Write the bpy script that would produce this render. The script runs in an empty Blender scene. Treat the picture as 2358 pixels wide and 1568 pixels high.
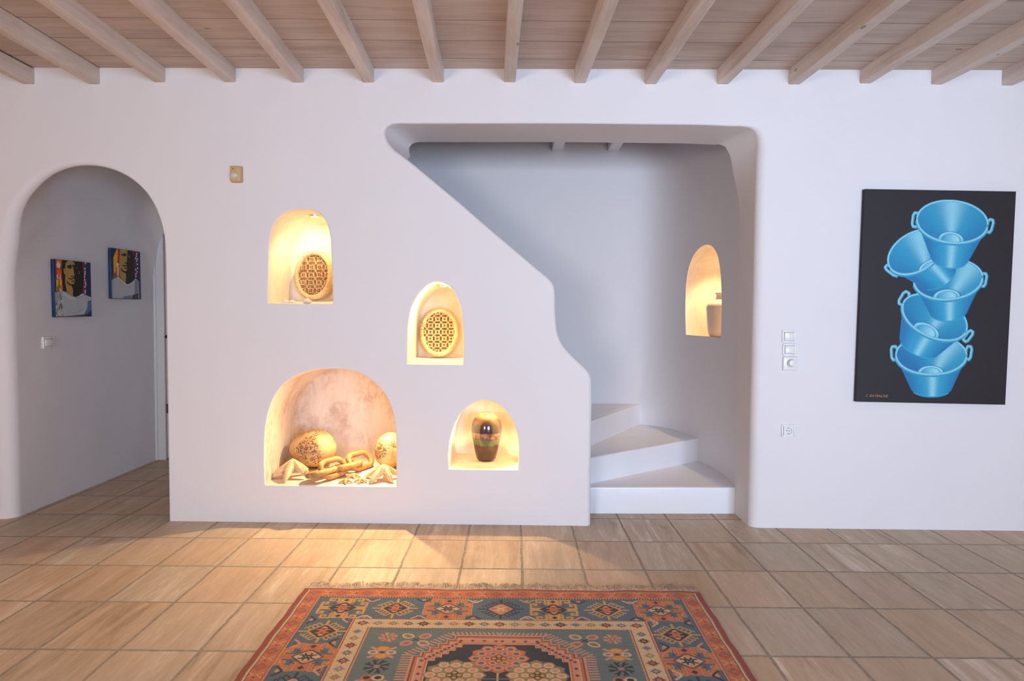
import bpy, bmesh, math, random
import numpy as np
from mathutils import Vector, Matrix
from mathutils.geometry import delaunay_2d_cdt

random.seed(7)
RNG = np.random.default_rng(11)
SC = bpy.context.scene
COL = SC.collection
R = math.radians
PI = math.pi

# ------------------------------------------------------------------ camera
F = 1530.0
H = 1.28
PITCH, ROLL = R(2.42), R(.42)


def ray(px, py):
    u, v = (px - 1179) / F, (py - 784) / F
    c, s = math.cos(ROLL), math.sin(ROLL)
    u, v = c * u + s * v, -s * u + c * v
    c, s = math.cos(PITCH), math.sin(PITCH)
    return (u, c - s * v, -s - c * v)


WY, WS = 3.955, -.013           # front face of the back wall: y = WY + WS * x


def wall_y(x):
    return WY + WS * x


def on_wall(px, py, off=0.0):   # a point of the back wall (off = metres behind its face)
    d = ray(px, py)
    t = (WY + off) / (d[1] - WS * d[0])
    return Vector((d[0] * t, d[1] * t, H + d[2] * t))


def on_x(px, py, x):
    d = ray(px, py)
    t = x / d[0]
    return Vector((x, d[1] * t, H + d[2] * t))


def on_z(px, py, z):
    d = ray(px, py)
    t = (z - H) / d[2]
    return Vector((d[0] * t, d[1] * t, z))


cam = bpy.data.cameras.new('camera')
cam.sensor_width = 36
cam.lens = 36 * F / 2358
cam.clip_start = .05
camo = bpy.data.objects.new('camera', cam)
COL.objects.link(camo)
camo.matrix_world = Matrix.Translation((0, 0, H)) @ Matrix.Rotation(PI / 2 - PITCH, 4, 'X') @ Matrix.Rotation(ROLL, 4, 'Z')
SC.camera = camo

vs = SC.view_settings
vs.view_transform = 'Standard'
vs.look = 'None'
vs.gamma = 1
vs.use_curve_mapping = False
vs.exposure = 0.0


# ------------------------------------------------------------------ colour and materials
def lin(c):
    c = c / 255.0
    return c / 12.92 if c <= .04045 else ((c + .055) / 1.055) ** 2.4


def S(r, g, b):
    return (lin(r), lin(g), lin(b), 1)


class NT:
    """a small node-tree builder"""

    def __init__(self, name):
        self.m = bpy.data.materials.new(name)
        self.m.use_nodes = True
        self.t = self.m.node_tree
        self.b = self.t.nodes['Principled BSDF']

    def n(self, typ, ins=None, **kw):
        x = self.t.nodes.new(typ)
        for k, v in kw.items():
            setattr(x, k, v)
        for k, v in (ins or {}).items():
            if hasattr(v, 'is_linked'):
                self.t.links.new(v, x.inputs[k])
            else:
                x.inputs[k].default_value = v
        return x

    def coord(self, scale=(1, 1, 1), rot=(0, 0, 0), loc=(0, 0, 0), kind='Object'):
        tc = self.n('ShaderNodeTexCoord')
        return self.n('ShaderNodeMapping', {'Vector': tc.outputs[kind], 'Scale': scale, 'Rotation': rot, 'Location': loc}).outputs[0]

    def noise(self, vec, scale, detail=4, rough=.5, dist=0):
        return self.n('ShaderNodeTexNoise', {'Vector': vec, 'Scale': scale, 'Detail': detail, 'Roughness': rough, 'Distortion': dist}).outputs['Fac']

    def math(self, op, a, b=0.0, c=0.0):
        x = self.n('ShaderNodeMath', operation=op)
        for i, v in enumerate((a, b, c)):
            if hasattr(v, 'is_linked'):
                self.t.links.new(v, x.inputs[i])
            else:
                x.inputs[i].default_value = v
        return x.outputs[0]

    def ramp(self, fac, stops, interp='LINEAR'):
        x = self.n('ShaderNodeValToRGB', {'Fac': fac})
        x.color_ramp.interpolation = interp
        e = x.color_ramp.elements
        while len(e) < len(stops):
            e.new(.5)
        for q, (p, c) in zip(e, stops):
            q.position = p
            q.color = c
        return x.outputs['Color']

    def mix(self, fac, a, b, mode='MIX'):
        x = self.n('ShaderNodeMix', data_type='RGBA', blend_type=mode)
        for i, v in ((0, fac), (6, a), (7, b)):
            if hasattr(v, 'is_linked'):
                self.t.links.new(v, x.inputs[i])
            else:
                x.inputs[i].default_value = v
        return x.outputs[2]

    def bump(self, h, strength=.2, dist=.01):
        self.set('Normal', self.n('ShaderNodeBump', {'Height': h, 'Strength': strength, 'Distance': dist}).outputs[0])

    def set(self, k, v):
        if hasattr(v, 'is_linked'):
            self.t.links.new(v, self.b.inputs[k])
        else:
            self.b.inputs[k].default_value = v
        return self


def plain(name, col, rough=.5, metal=0, var=.06, scale=20, bump=0, **kw):
    t = NT(name)
    v = t.coord()
    f = t.noise(v, scale, 3)
    d = tuple(c * (1 - var) for c in col[:3]) + (1,)
    l = tuple(min(1, c * (1 + var)) for c in col[:3]) + (1,)
    t.set('Base Color', t.ramp(f, [(.3, d), (.7, l)])).set('Roughness', rough).set('Metallic', metal)
    if bump:
        t.bump(t.noise(v, scale * 3, 4), bump, .004)
    for k, x in kw.items():
        t.set(k, x)
    return t.m


M = {}


def plaster(name, col, rough=.75):
    t = NT(name)
    v = t.coord()
    big = t.noise(v, 1.3, 3)
    a = tuple(c * .975 for c in col[:3]) + (1,)
    t.set('Base Color', t.ramp(big, [(.3, a), (.7, col)])).set('Roughness', rough)
    h = t.math('ADD', t.math('MULTIPLY', t.noise(v, 2.2, 2), 1.0), t.math('MULTIPLY', t.noise(v, 60, 4), .015))
    t.bump(h, .35, .035)
    return t.m


M['plaster'] = plaster('white_plaster', S(236, 231, 231))
M['plaster_low_bounce'] = plaster('greige_low_bounce_plaster', S(176, 168, 160))  # unseen rear wall, darkened to reduce bounced light
M['plaster_warm_bounce'] = plaster('ochre_bounce_plaster', S(216, 184, 146))  # ochre given to the unseen side walls to bounce warm light
M['plaster_shade'] = plaster('shade_toned_ceiling_plaster', S(140, 130, 138))  # shade above the stairs put into the ceiling colour
M['plaster_hall'] = plaster('hall_plaster', S(226, 222, 222))
M['step_paint'] = plain('white_step_paint', S(240, 238, 240), .28, var=.015, scale=5, bump=.05)


def niche_mat(name, a, b, c, stain=None):
    t = NT(name)
    v = t.coord((1, 1, .35))
    f = t.noise(v, 9, 5, .6, .6)
    colr = t.ramp(f, [(.3, a), (.52, b), (.75, c)])
    if stain:
        w = t.coord()
        g = t.math('MULTIPLY', t.noise(w, 5, 3, .5), t.noise(t.coord((1, 1, .7)), 22, 6, .62, .8))
        colr = t.mix(t.ramp(g, [(.24, (0, 0, 0, 1)), (.40, (.55, .55, .55, 1))]), colr, stain)
    t.set('Base Color', colr).set('Roughness', .7)
    t.bump(t.noise(t.coord(), 14, 5), .25, .01)
    return t.m


M['niche'] = niche_mat('niche_limewash', S(228, 212, 190), S(240, 228, 210), S(244, 236, 222))
M['niche_big'] = niche_mat('stained_niche_limewash', S(210, 196, 186), S(222, 210, 202), S(230, 220, 213), S(172, 148, 134))


def wood(name, along, a, b, c, planks=False):
    """whitewashed pine; along = 0 or 1, the grain axis"""
    t = NT(name)
    sc = [10, 10, 10]
    sc[along] = .9
    if planks:
        geo = t.n('ShaderNodeNewGeometry')
        sx = t.n('ShaderNodeSeparateXYZ', {'Vector': geo.outputs['Position']})
        q = t.math('DIVIDE', t.math('SUBTRACT', 3.80, sx.outputs['Y']), .2445)
        idx = t.math('FLOOR', q)
        fr = t.math('SUBTRACT', q, idx)
        # boards of different lengths: a random shift of the grain per board
        wn = t.n('ShaderNodeTexWhiteNoise', {'W': idx}, noise_dimensions='1D')
        off = t.n('ShaderNodeCombineXYZ', {'X': t.math('MULTIPLY', wn.outputs['Value'], 30.0), 'Y': t.math('MULTIPLY', idx, 3.7)})
        v0 = t.n('ShaderNodeVectorMath', {0: geo.outputs['Position'], 1: off.outputs[0]}, operation='ADD').outputs[0]
        v = t.n('ShaderNodeMapping', {'Vector': v0, 'Scale': sc}).outputs[0]
    else:
        oi = t.n('ShaderNodeObjectInfo')
        tc = t.n('ShaderNodeTexCoord')
        off = t.n('ShaderNodeCombineXYZ', {'X': t.math('MULTIPLY', oi.outputs['Random'], 17.0), 'Y': t.math('MULTIPLY', oi.outputs['Random'], 9.0)})
        v0 = t.n('ShaderNodeVectorMath', {0: tc.outputs['Object'], 1: off.outputs[0]}, operation='ADD').outputs[0]
        v = t.n('ShaderNodeMapping', {'Vector': v0, 'Scale': sc}).outputs[0]
    grain = t.noise(v, 1.6, 6, .65, .8)
    fine = t.noise(v, 6.5, 4, .6)
    blot = t.noise(v0, 2.1, 3)
    f = t.math('ADD', t.math('MULTIPLY', grain, .6), t.math('ADD', t.math('MULTIPLY', fine, .15), t.math('MULTIPLY', blot, .3)))
    colr = t.ramp(f, [(.36, a), (.52, b), (.68, c)])
    # knots
    vk = t.n('ShaderNodeMapping', {'Vector': v0, 'Scale': (2.6, 5.5, 5.5) if along == 0 else (5.5, 2.6, 5.5)}).outputs[0]
    vo = t.n('ShaderNodeTexVoronoi', {'Vector': vk, 'Scale': 1.0, 'Randomness': 1.0})
    rnd = t.n('ShaderNodeSeparateColor', {'Color': vo.outputs['Color']}).outputs[0]
    kn = t.math('MULTIPLY', t.math('LESS_THAN', vo.outputs['Distance'], .06), t.math('GREATER_THAN', rnd, .45))
    colr = t.mix(t.math('MULTIPLY', kn, .65), colr, S(120, 90, 78))
    if planks:
        gap = t.math('LESS_THAN', t.math('MINIMUM', fr, t.math('SUBTRACT', 1.0, fr)), .011)
        tone = t.n('ShaderNodeSeparateColor', {'Color': wn.outputs['Color']}).outputs[1]
        colr = t.mix(t.math('MULTIPLY', tone, .35), colr, S(196, 182, 172))
        colr = t.mix(t.math('MULTIPLY', gap, .8), colr, S(86, 66, 58))
        h = t.math('SUBTRACT', t.math('MULTIPLY', grain, .3), t.math('MULTIPLY', gap, 1.0))
        t.bump(h, .3, .006)
    else:
        t.bump(grain, .25, .006)
    t.set('Base Color', colr).set('Roughness', .62)
    return t.m


M['planks'] = wood('whitewashed_ceiling_boards', 0, S(172, 148, 132), S(197, 174, 157), S(214, 195, 181), True)
M['beam'] = wood('whitewashed_beam_pine', 1, S(198, 178, 164), S(216, 200, 188), S(230, 217, 206))


def tiles():
    t = NT('travertine_floor_tiles')
    tyaw, ox, oy, tw, td = R(-.212), .366, 3.678, .3055, .4123
    geo = t.n('ShaderNodeNewGeometry')
    v = t.n('ShaderNodeMapping', {'Vector': geo.outputs['Position'], 'Rotation': (0, 0, -tyaw)}).outputs[0]
    c, s = math.cos(-tyaw), math.sin(-tyaw)
    rx, ry = c * ox - s * oy, s * ox + c * oy
    wob = t.n('ShaderNodeTexNoise', {'Vector': v, 'Scale': 11.0, 'Detail': 3.0})
    ws = t.n('ShaderNodeSeparateColor', {'Color': wob.outputs['Color']})
    xy = t.n('ShaderNodeSeparateXYZ', {'Vector': v})
    x = t.math('ADD', xy.outputs['X'], t.math('MULTIPLY', t.math('SUBTRACT', ws.outputs[0], .5), .012))
    y = t.math('ADD', xy.outputs['Y'], t.math('MULTIPLY', t.math('SUBTRACT', ws.outputs[1], .5), .012))
    qx = t.math('DIVIDE', t.math('SUBTRACT', x, rx), tw)
    qy = t.math('DIVIDE', t.math('SUBTRACT', y, ry), td)
    ix, iy = t.math('FLOOR', qx), t.math('FLOOR', qy)
    fx, fy = t.math('SUBTRACT', qx, ix), t.math('SUBTRACT', qy, iy)
    ex = t.math('MULTIPLY', t.math('MINIMUM', fx, t.math('SUBTRACT', 1.0, fx)), tw)
    ey = t.math('MULTIPLY', t.math('MINIMUM', fy, t.math('SUBTRACT', 1.0, fy)), td)
    e = t.math('MINIMUM', ex, ey)
    grout = t.n('ShaderNodeMapRange', {'Value': e, 'From Min': .0052, 'From Max': .0076, 'To Min': 1.0, 'To Max': 0.0}).outputs[0]
    idv = t.n('ShaderNodeCombineXYZ', {'X': ix, 'Y': iy})
    wn = t.n('ShaderNodeTexWhiteNoise', {'Vector': idv.outputs[0]}, noise_dimensions='2D')
    rc = t.n('ShaderNodeSeparateColor', {'Color': wn.outputs['Color']})
    off = t.n('ShaderNodeVectorMath', {0: wn.outputs['Color'], 1: (37, 23, 11)}, operation='MULTIPLY').outputs[0]
    pv = t.n('ShaderNodeVectorMath', {0: v, 1: off}, operation='ADD').outputs[0]
    vv = t.n('ShaderNodeMapping', {'Vector': pv, 'Scale': (12, 1.3, 1)}).outputs[0]
    vein = t.noise(vv, 1.3, 8, .6, .75)
    fine = t.noise(t.n('ShaderNodeMapping', {'Vector': pv, 'Scale': (46, 7, 1)}).outputs[0], 1.6, 4, .65, .4)
    amp = t.math('ADD', .35, t.math('MULTIPLY', rc.outputs[0], .95))
    f = t.math('ADD', .5, t.math('MULTIPLY', t.math('SUBTRACT', vein, .5), t.math('MULTIPLY', amp, 1.15)))
    f = t.math('ADD', f, t.math('MULTIPLY', t.math('SUBTRACT', fine, .5), .38))
    f = t.math('ADD', f, t.math('MULTIPLY', t.math('SUBTRACT', rc.outputs[1], .5), .14))
    colr = t.ramp(f, [(.2, S(172, 148, 122)), (.42, S(197, 174, 147)), (.6, S(210, 188, 163)), (.85, S(238, 224, 206))])
    warm = t.ramp(rc.outputs[2], [(0, S(255, 246, 238)), (1, S(246, 250, 252))])
    colr = t.mix(1.0, colr, warm, 'MULTIPLY')
    gcol = t.ramp(t.noise(v, 30, 3), [(.3, S(152, 138, 122)), (.7, S(172, 158, 142))])
    t.set('Base Color', t.mix(grout, colr, gcol))
    t.set('Roughness', t.math('ADD', .46, t.math('MULTIPLY', grout, .4)))
    t.set('Specular IOR Level', .32)
    t.bump(t.math('SUBTRACT', t.math('MULTIPLY', t.math('ADD', fine, vein), .08), grout), .3, .004)
    return t.m


M['tiles'] = tiles()
M['plastic'] = plain('white_switch_plastic', S(236, 233, 230), .32, var=.01)
M['cream_plastic'] = plain('aged_cream_plastic', S(206, 172, 122), .42, var=.03)
M['lens_plastic'] = plain('milky_lens_plastic', S(214, 200, 188), .15, var=.01)
M['dark'] = plain('dark_brown_plastic', S(66, 46, 30), .4)
M['black'] = plain('black_metal', S(22, 20, 20), .35)
M['gap'] = plain('pale_shadow_gap_plastic', S(196, 194, 194), .5)
M['slot'] = plain('grey_contact_holes', S(96, 96, 100), .5)
M['door_white'] = plain('white_door_paint', S(226, 226, 228), .4, var=.01)
M['door_pink'] = plain('pale_door_leaf_paint', S(222, 212, 212), .5, var=.02)
M['steel'] = plain('satin_nickel_trim', S(220, 205, 170), .3, .9, var=.02)


def emit(name, col, s):
    t = NT(name)
    t.set('Base Color', col).set('Emission Color', col).set('Emission Strength', s)
    return t.m


M['lamp'] = emit('lit_lamp_glass', (1, .86, .62, 1), 14)


def paint_mat(name, rough, weave=0, bump=.3):
    t = NT(name)
    a = t.n('ShaderNodeVertexColor', layer_name='Col').outputs['Color']
    v = t.coord()
    if weave == 1:      # carpet pile: flecks of darker wool
        f = t.noise(t.coord((260, 420, 260)), 1.0, 3, .6)
        a = t.mix(1.0, a, t.ramp(f, [(.25, (.68, .68, .68, 1)), (.75, (1, 1, 1, 1))]), 'MULTIPLY')
        b2 = t.noise(t.coord((3, 60, 3)), 1.0, 3)
        a = t.mix(1.0, a, t.ramp(b2, [(.3, (.86, .87, .88, 1)), (.7, (1, 1, 1, 1))]), 'MULTIPLY')
        t.bump(f, bump, .003)
        t.set('Sheen Weight', .15)
    elif weave == 2:    # primed canvas
        f = t.noise(t.coord((330, 330, 330)), 1.0, 2, .6)
        a = t.mix(1.0, a, t.ramp(f, [(.25, (.72, .72, .72, 1)), (.75, (1.12, 1.1, 1.1, 1))]), 'MULTIPLY')
        t.bump(f, bump, .002)
    else:
        t.bump(t.noise(v, 60, 5), bump, .004)
    t.set('Base Color', a).set('Roughness', rough)
    return t.m


M['rug'] = paint_mat('wool_pile', .95, 1, .5)
M['canvas'] = paint_mat('painted_canvas', .6, 2, .2)
M['oil'] = paint_mat('thick_oil_paint', .45, 0, .6)
M['canvas_edge'] = plain('dark_canvas_edge', S(34, 26, 36), .7, var=.2, scale=80)
M['edge_blue'] = plain('dark_blue_canvas_edge', S(24, 50, 92), .55, var=.35, scale=14)
M['wool'] = plain('undyed_wool_yarn', S(224, 202, 182), .95, var=.2, scale=60)
M['signature'] = plain('ochre_signature_paint', S(170, 130, 96), .6, var=.2, scale=200)


# ------------------------------------------------------------------ mesh helpers
def link(name, me, mat=None, parent=None, loc=(0, 0, 0), rot=(0, 0, 0)):
    o = bpy.data.objects.new(name, me)
    COL.objects.link(o)
    if mat is not None:
        for m in (mat if isinstance(mat, list) else [mat]):
            me.materials.append(m)
    o.location = loc
    o.rotation_euler = rot
    if parent is not None:
        o.parent = parent
    return o


def smooth(o, ang=40, weighted=False):
    me = o.data
    me.shade_smooth()
    me.set_sharp_from_angle(angle=R(ang))
    if weighted:
        w = o.modifiers.new('weighted', 'WEIGHTED_NORMAL')
        w.keep_sharp = True
        w.weight = 90
    return o


def obj(name, vf, mat, parent=None, loc=(0, 0, 0), rot=(0, 0, 0), ang=40, weld=0, weighted=False, recalc=True):
    if isinstance(vf, bmesh.types.BMesh):
        bm = vf
    else:
        me = bpy.data.meshes.new(name)
        me.from_pydata([tuple(v) for v in vf[0]], [], vf[1])
        bm = bmesh.new()
        bm.from_mesh(me)
        bpy.data.meshes.remove(me)
    if weld:
        bmesh.ops.remove_doubles(bm, verts=bm.verts, dist=weld)
    if recalc:
        bmesh.ops.recalc_face_normals(bm, faces=bm.faces)
    me = bpy.data.meshes.new(name)
    bm.to_mesh(me)
    bm.free()
    o = link(name, me, mat, parent, loc, rot)
    if ang:
        smooth(o, ang, weighted)
    return o


def tag(o, label, cat=None, group=None, kind=None):
    if label:
        o['label'] = label
    if cat:
        o['category'] = cat
    if group:
        o['group'] = group
    if kind:
        o['kind'] = kind
    return o


def thing(name, label, cat, loc=(0, 0, 0), rot=(0, 0, 0), group=None):
    o = bpy.data.objects.new(name, None)
    o.empty_display_size = .05
    COL.objects.link(o)
    o.location = loc
    o.rotation_euler = rot
    return tag(o, label, cat, group)


def struct(o, label=None, cat=None):
    return tag(o, label, cat, None, 'structure')


def add_box(bm, lo, hi, bev=0, seg=2, mat4=None):
    r = bmesh.ops.create_cube(bm, size=1)
    vs_ = r['verts']
    c = [(a + b) / 2 for a, b in zip(lo, hi)]
    d = [abs(b - a) for a, b in zip(lo, hi)]
    for v in vs_:
        v.co = Vector((c[0] + v.co.x * d[0], c[1] + v.co.y * d[1], c[2] + v.co.z * d[2]))
    if bev:
        es = list({e for v in vs_ for e in v.link_edges})
        q = bmesh.ops.bevel(bm, geom=es, offset=bev, segments=seg, affect='EDGES', profile=.5)
        vs_ = list({v for f in q['faces'] for v in f.verts} | {v for v in vs_ if v.is_valid})
    if mat4 is not None:
        for v in vs_:
            v.co = mat4 @ v.co
    return bm


def box(lo, hi, bev=0, seg=2):
    return add_box(bmesh.new(), lo, hi, bev, seg)


def lathe(prof, n=48, cap=True):
    """prof: (radius, z) from bottom to top"""
    V, Fc = [], []
    for r, z in prof:
        for i in range(n):
            a = 2 * PI * i / n
            V.append((r * math.cos(a), r * math.sin(a), z))
    for k in range(len(prof) - 1):
        for i in range(n):
            j = (i + 1) % n
            Fc.append((k * n + i, k * n + j, (k + 1) * n + j, (k + 1) * n + i))
    if cap:
        Fc.append(tuple(range(n))[::-1])
        Fc.append(tuple((len(prof) - 1) * n + i for i in range(n)))
    return V, Fc


def sweep(path, rad, n=12, closed=True):
    """a tube along 3-D points; rad is a number or one per point"""
    P = [Vector(p) for p in path]
    N = len(P)
    rad = rad if hasattr(rad, '__len__') else [rad] * N
    V, Fc = [], []
    up = None
    for i in range(N):
        a = P[(i - 1) % N] if closed or i > 0 else P[i]
        b = P[(i + 1) % N] if closed or i < N - 1 else P[i]
        t = (b - a).normalized()
        if up is None:
            up = Vector((0, 0, 1)) if abs(t.z) < .9 else Vector((1, 0, 0))
        x = up.cross(t)
        x.normalize()
        up = t.cross(x).normalized()
        for k in range(n):
            q = 2 * PI * k / n
            V.append(P[i] + (x * math.cos(q) + up * math.sin(q)) * rad[i])
    for i in range(N if closed else N - 1):
        for k in range(n):
            l = (k + 1) % n
            i2 = (i + 1) % N
            Fc.append((i * n + k, i * n + l, i2 * n + l, i2 * n + k))
    if not closed:
        Fc.append(tuple(range(n))[::-1])
        Fc.append(tuple((N - 1) * n + k for k in range(n)))
    return V, Fc


def catmull(pts, step=.015, closed=False):
    """smooth curve through rows of numbers, resampled; the first two columns are the plane coordinates"""
    P = np.array(pts, float)
    out = []
    n = len(P)
    for i in range(n - 1):
        p0 = P[max(i - 1, 0)]
        p1, p2 = P[i], P[i + 1]
        p3 = P[min(i + 2, n - 1)]
        if i == 0:
            p0 = 2 * p1 - p2
        if i == n - 2:
            p3 = 2 * p2 - p1
        # centripetal-ish: scale the tangents by the segment lengths
        l01 = np.hypot(*(p1 - p0)[:2]) + 1e-9
        l12 = np.hypot(*(p2 - p1)[:2]) + 1e-9
        l23 = np.hypot(*(p3 - p2)[:2]) + 1e-9
        m1 = ((p1 - p0) / l01 * l12 + (p2 - p1) / l12 * l01) / (l01 + l12) * l12
        m2 = ((p2 - p1) / l12 * l23 + (p3 - p2) / l23 * l12) / (l12 + l23) * l12
        k = max(1, int(math.ceil(l12 / step)))
        for j in range(k):
            t = j / k
            out.append((2 * t**3 - 3 * t**2 + 1) * p1 + (t**3 - 2 * t**2 + t) * m1 + (-2 * t**3 + 3 * t**2) * p2 + (t**3 - t**2) * m2)
    out.append(P[-1])
    return np.array(out)


def left_normals(P, closed):
    n = len(P)
    N = np.zeros((n, 2))
    for i in range(n):
        def unit(a, b):
            d = b - a
            return d / (np.hypot(*d) + 1e-12)
        if closed or 0 < i < n - 1:
            t1, t2 = unit(P[i - 1], P[i]), unit(P[i], P[(i + 1) % n])
        elif i == 0:
            t1 = t2 = unit(P[0], P[1])
        else:
            t1 = t2 = unit(P[-2], P[-1])
        n1, n2 = np.array([-t1[1], t1[0]]), np.array([-t2[1], t2[0]])
        m = n1 + n2
        m /= (np.hypot(*m) + 1e-12)
        N[i] = m / max(.5, float(m @ n1))
    return N


def rounded_rows(C, closed, K=7, base=None):
    """rows of (u, z, depth) that roll from the wall face over the edge to depth r; C rows = (u, z, r, ...)"""
    N = left_normals(C[:, :2], closed)
    rows = []
    for k in range(K + 1):
        th = PI / 2 * k / K
        off = C[:, 2] * (1 - math.sin(th))
        dep = C[:, 2] * (1 - math.cos(th))
        q = C[:, :2] + N * off[:, None]
        if base is not None:
            q[0, 1] = q[-1, 1] = base
        rows.append(np.column_stack([q, dep]))
    return rows


def stitch(rows, fn, closed):
    V = [fn(*p) for r in rows for p in r]
    n = len(rows[0])
    Fc = []
    for k in range(len(rows) - 1):
        for i in range(n if closed else n - 1):
            j = (i + 1) % n
            Fc.append((k * n + i, k * n + j, (k + 1) * n + j, (k + 1) * n + i))
    return V, Fc


def inside(P, pts):
    """which pts lie in polygon P (numpy, even-odd)"""
    x, y = pts[:, 0], pts[:, 1]
    r = np.zeros(len(pts), bool)
    n = len(P)
    for i in range(n):
        x1, y1 = P[i]
        x2, y2 = P[(i + 1) % n]
        c = ((y1 > y) != (y2 > y))
        with np.errstate(divide='ignore', invalid='ignore'):
            c &= x < (x2 - x1) * (y - y1) / (y2 - y1 + 1e-300) + x1
        r ^= c
    return r


def fill(outer, holes=(), extra=()):
    """triangles of a plane region"""
    V, E = [], []
    for L in [outer] + list(holes):
        s = len(V)
        V += [Vector((float(a), float(b))) for a, b in L]
        E += [(s + i, s + (i + 1) % len(L)) for i in range(len(L))]
    V += [Vector(p) for p in extra]
    v, e, f, *_ = delaunay_2d_cdt(V, E, [], 0, 1e-6)
    P = np.array([(a.x, a.y) for a in v])
    T = np.array(f)
    cen = P[T].mean(1)
    ok = inside(np.array(outer, float), cen)
    for h in holes:
        ok &= ~inside(np.array(h, float), cen)
    return P, [tuple(int(i) for i in t) for t in T[ok]]


def merge(parts):
    V, Fc = [], []
    for v, f in parts:
        s = len(V)
        V += [tuple(p) for p in v]
        Fc += [tuple(s + i for i in q) for q in f]
    return V, Fc
# ------------------------------------------------------------------ the room
ZC = 2.705                      # ceiling boards
XL, XR, YB = -4.0, 3.75, -3.4   # left, right and rear wall
BASE = -.03


def W(u, z, d=0.0):
    return (u, wall_y(u) + d, z)


def contour(pts):
    """pixel outline -> rows (u, z) on the back wall"""
    return [(p.x, p.z) for p in (on_wall(*q) for q in pts)]


struct(obj('floor', ([(-4.3, YB - .2, 0), (4, YB - .2, 0), (4, 8, 0), (-4.3, 8, 0)], [(0, 1, 2, 3)]), M['tiles'], ang=0),
       'tan travertine tile floor with grey grout', 'floor')
struct(obj('ceiling', box((-4.3, YB - .2, ZC), (4, 4.2, ZC + .05)), M['planks'], ang=0),
       'whitewashed board ceiling carried by the beams', 'ceiling')

# --- opening outlines: (u, z, roll radius, reveal depth)
JAMB_X = -3.03
arch = [(39, 556), (43, 522), (51, 489), (67, 458), (92, 430), (127, 403), (163, 389), (204, 383.5), (262, 391), (304, 412), (336, 441), (358, 475), (370.5, 507), (379, 544), (382, 590), (383, 640)]
arch = [on_wall(x, y, .05) if x < 210 else on_wall(x, y, .01) for x, y in arch]
arch = [(max(p.x, JAMB_X), p.z) for p in arch]
ur = arch[-1][0]
A = [(JAMB_X, z, .075, 1.62) for z in (BASE, .4, .8, 1.2, 1.5)]
A += [(u, z, .012 + .063 * min(1, max(0, (9 - i) / 9)), 1.62) for i, (u, z) in enumerate(arch)]
A += [(ur, z, .012, 1.62) for z in (1.2, .8, .4, BASE)]
A = catmull(A, .03)

sp = [(1360, 1216, .03, .16), (1361, 1100, .03, .16), (1363, 980, .03, .16), (1364, 900, .03, .16), (1363, 873, .028, .16),
      (1357, 857, .025, .16), (1345, 844, .022, .16), (1322, 823, .02, .16), (1303, 803, .02, .16), (1291, 785, .02, .16),
      (1284, 765, .02, .16), (1281, 740, .02, .16), (1279, 700, .02, .16), (1278, 668, .02, .16), (1275, 655, .02, .16),
      (1266, 643, .02, .16), (1240, 621, .02, .16), (1200, 587, .018, .16), (1130, 528, .018, .16), (1050, 459, .018, .16),
      (980, 401, .018, .17), (945, 372, .02, .19), (925, 356, .025, .22), (910, 345, .025, .28), (897, 331, .028, .36),
      (888, 314, .026, .43), (887, 299, .022, .43), (896, 288, .016, .43), (914, 284, .013, .43), (940, 284, .014, .43),
      (1100, 284, .012, .43), (1300, 284, .012, .43), (1500, 286, .012, .43), (1640, 288, .012, .43), (1680, 290, .014, .43)]
B = [on_wall(a, b) for a, b, *_ in sp]
B = [(p.x, p.z, q[2], q[3]) for p, q in zip(B, sp)]
B[0] = (B[0][0], BASE, .03, .16)
zt = B[-1][1]
JR = 1.437
B += [(1.36, zt - .003, .016, .42), (1.40, zt - .012, .026, .38), (1.426, zt - .036, .042, .33), (JR, zt - .085, .052, .30), (JR, zt - .2, .055, .30)]
B += [(JR, z, .055, .29) for z in (2.0, 1.4, .8, .3, BASE)]
Bc = catmull(B, .025)

N1 = [(617, 699), (618, 640), (619, 590), (621, 555), (627, 527), (640, 503), (660, 488), (692, 482), (722, 485), (742, 498), (754, 520), (760, 545), (762, 580), (764, 640), (766, 697)]
N2 = [(938, 838), (939, 790), (941, 745), (946, 715), (956, 690), (972, 668), (988, 654), (1004, 649), (1022, 652), (1040, 665), (1053, 687), (1061, 712), (1065, 745), (1067, 790), (1066, 838)]
N3 = [(611, 1115), (609, 1060), (610, 1010), (613, 975), (621, 940), (634, 910), (655, 883), (685, 864), (720, 853), (765, 849), (805, 852), (840, 865), (870, 888), (892, 918), (905, 955), (911, 1000), (912, 1060), (912, 1122)]
N4 = [(1034, 1081), (1033, 1045), (1036, 1015), (1044, 985), (1058, 957), (1077, 937), (1097, 925), (1117, 922), (1140, 927), (1162, 943), (1178, 965), (1189, 992), (1194, 1025), (1194, 1055), (1193, 1081)]


def niche_outline(px):
    c = contour(px)
    zl = (c[0][1] + c[-1][1]) / 2          # a level sill
    c[0], c[-1] = (c[0][0], zl), (c[-1][0], zl)
    q = catmull(c, .018)
    a, b = q[0], q[-1]
    k = max(2, int(abs(b[0] - a[0]) / .03))
    bot = [b + (a - b) * i / k for i in range(1, k)]
    P = np.vstack([q, bot])
    r = np.full(len(P), .011)
    return np.column_stack([P, r])


NICHES = [(niche_outline(N1), .40, 1.0, .02), (niche_outline(N2), .46, 1.04, .012), (niche_outline(N3), .68, 1.08, .02), (niche_outline(N4), .46, 1.0, .0)]

rowsA = rounded_rows(A, False, 8, BASE)
rowsB = rounded_rows(Bc, False, 7, BASE)
front_outer = [(XL - .1, BASE)] + [tuple(p[:2]) for p in rowsA[0]] + [tuple(p[:2]) for p in rowsB[0]] + [(XR + .1, BASE), (XR + .1, ZC + .03), (XL - .1, ZC + .03)]
nrows = [rounded_rows(n[0], True, 5) for n in NICHES]
P, T = fill(front_outer, [[tuple(p[:2]) for p in r[0]] for r in nrows])
parts = [([W(*p) for p in P], T)]
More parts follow.
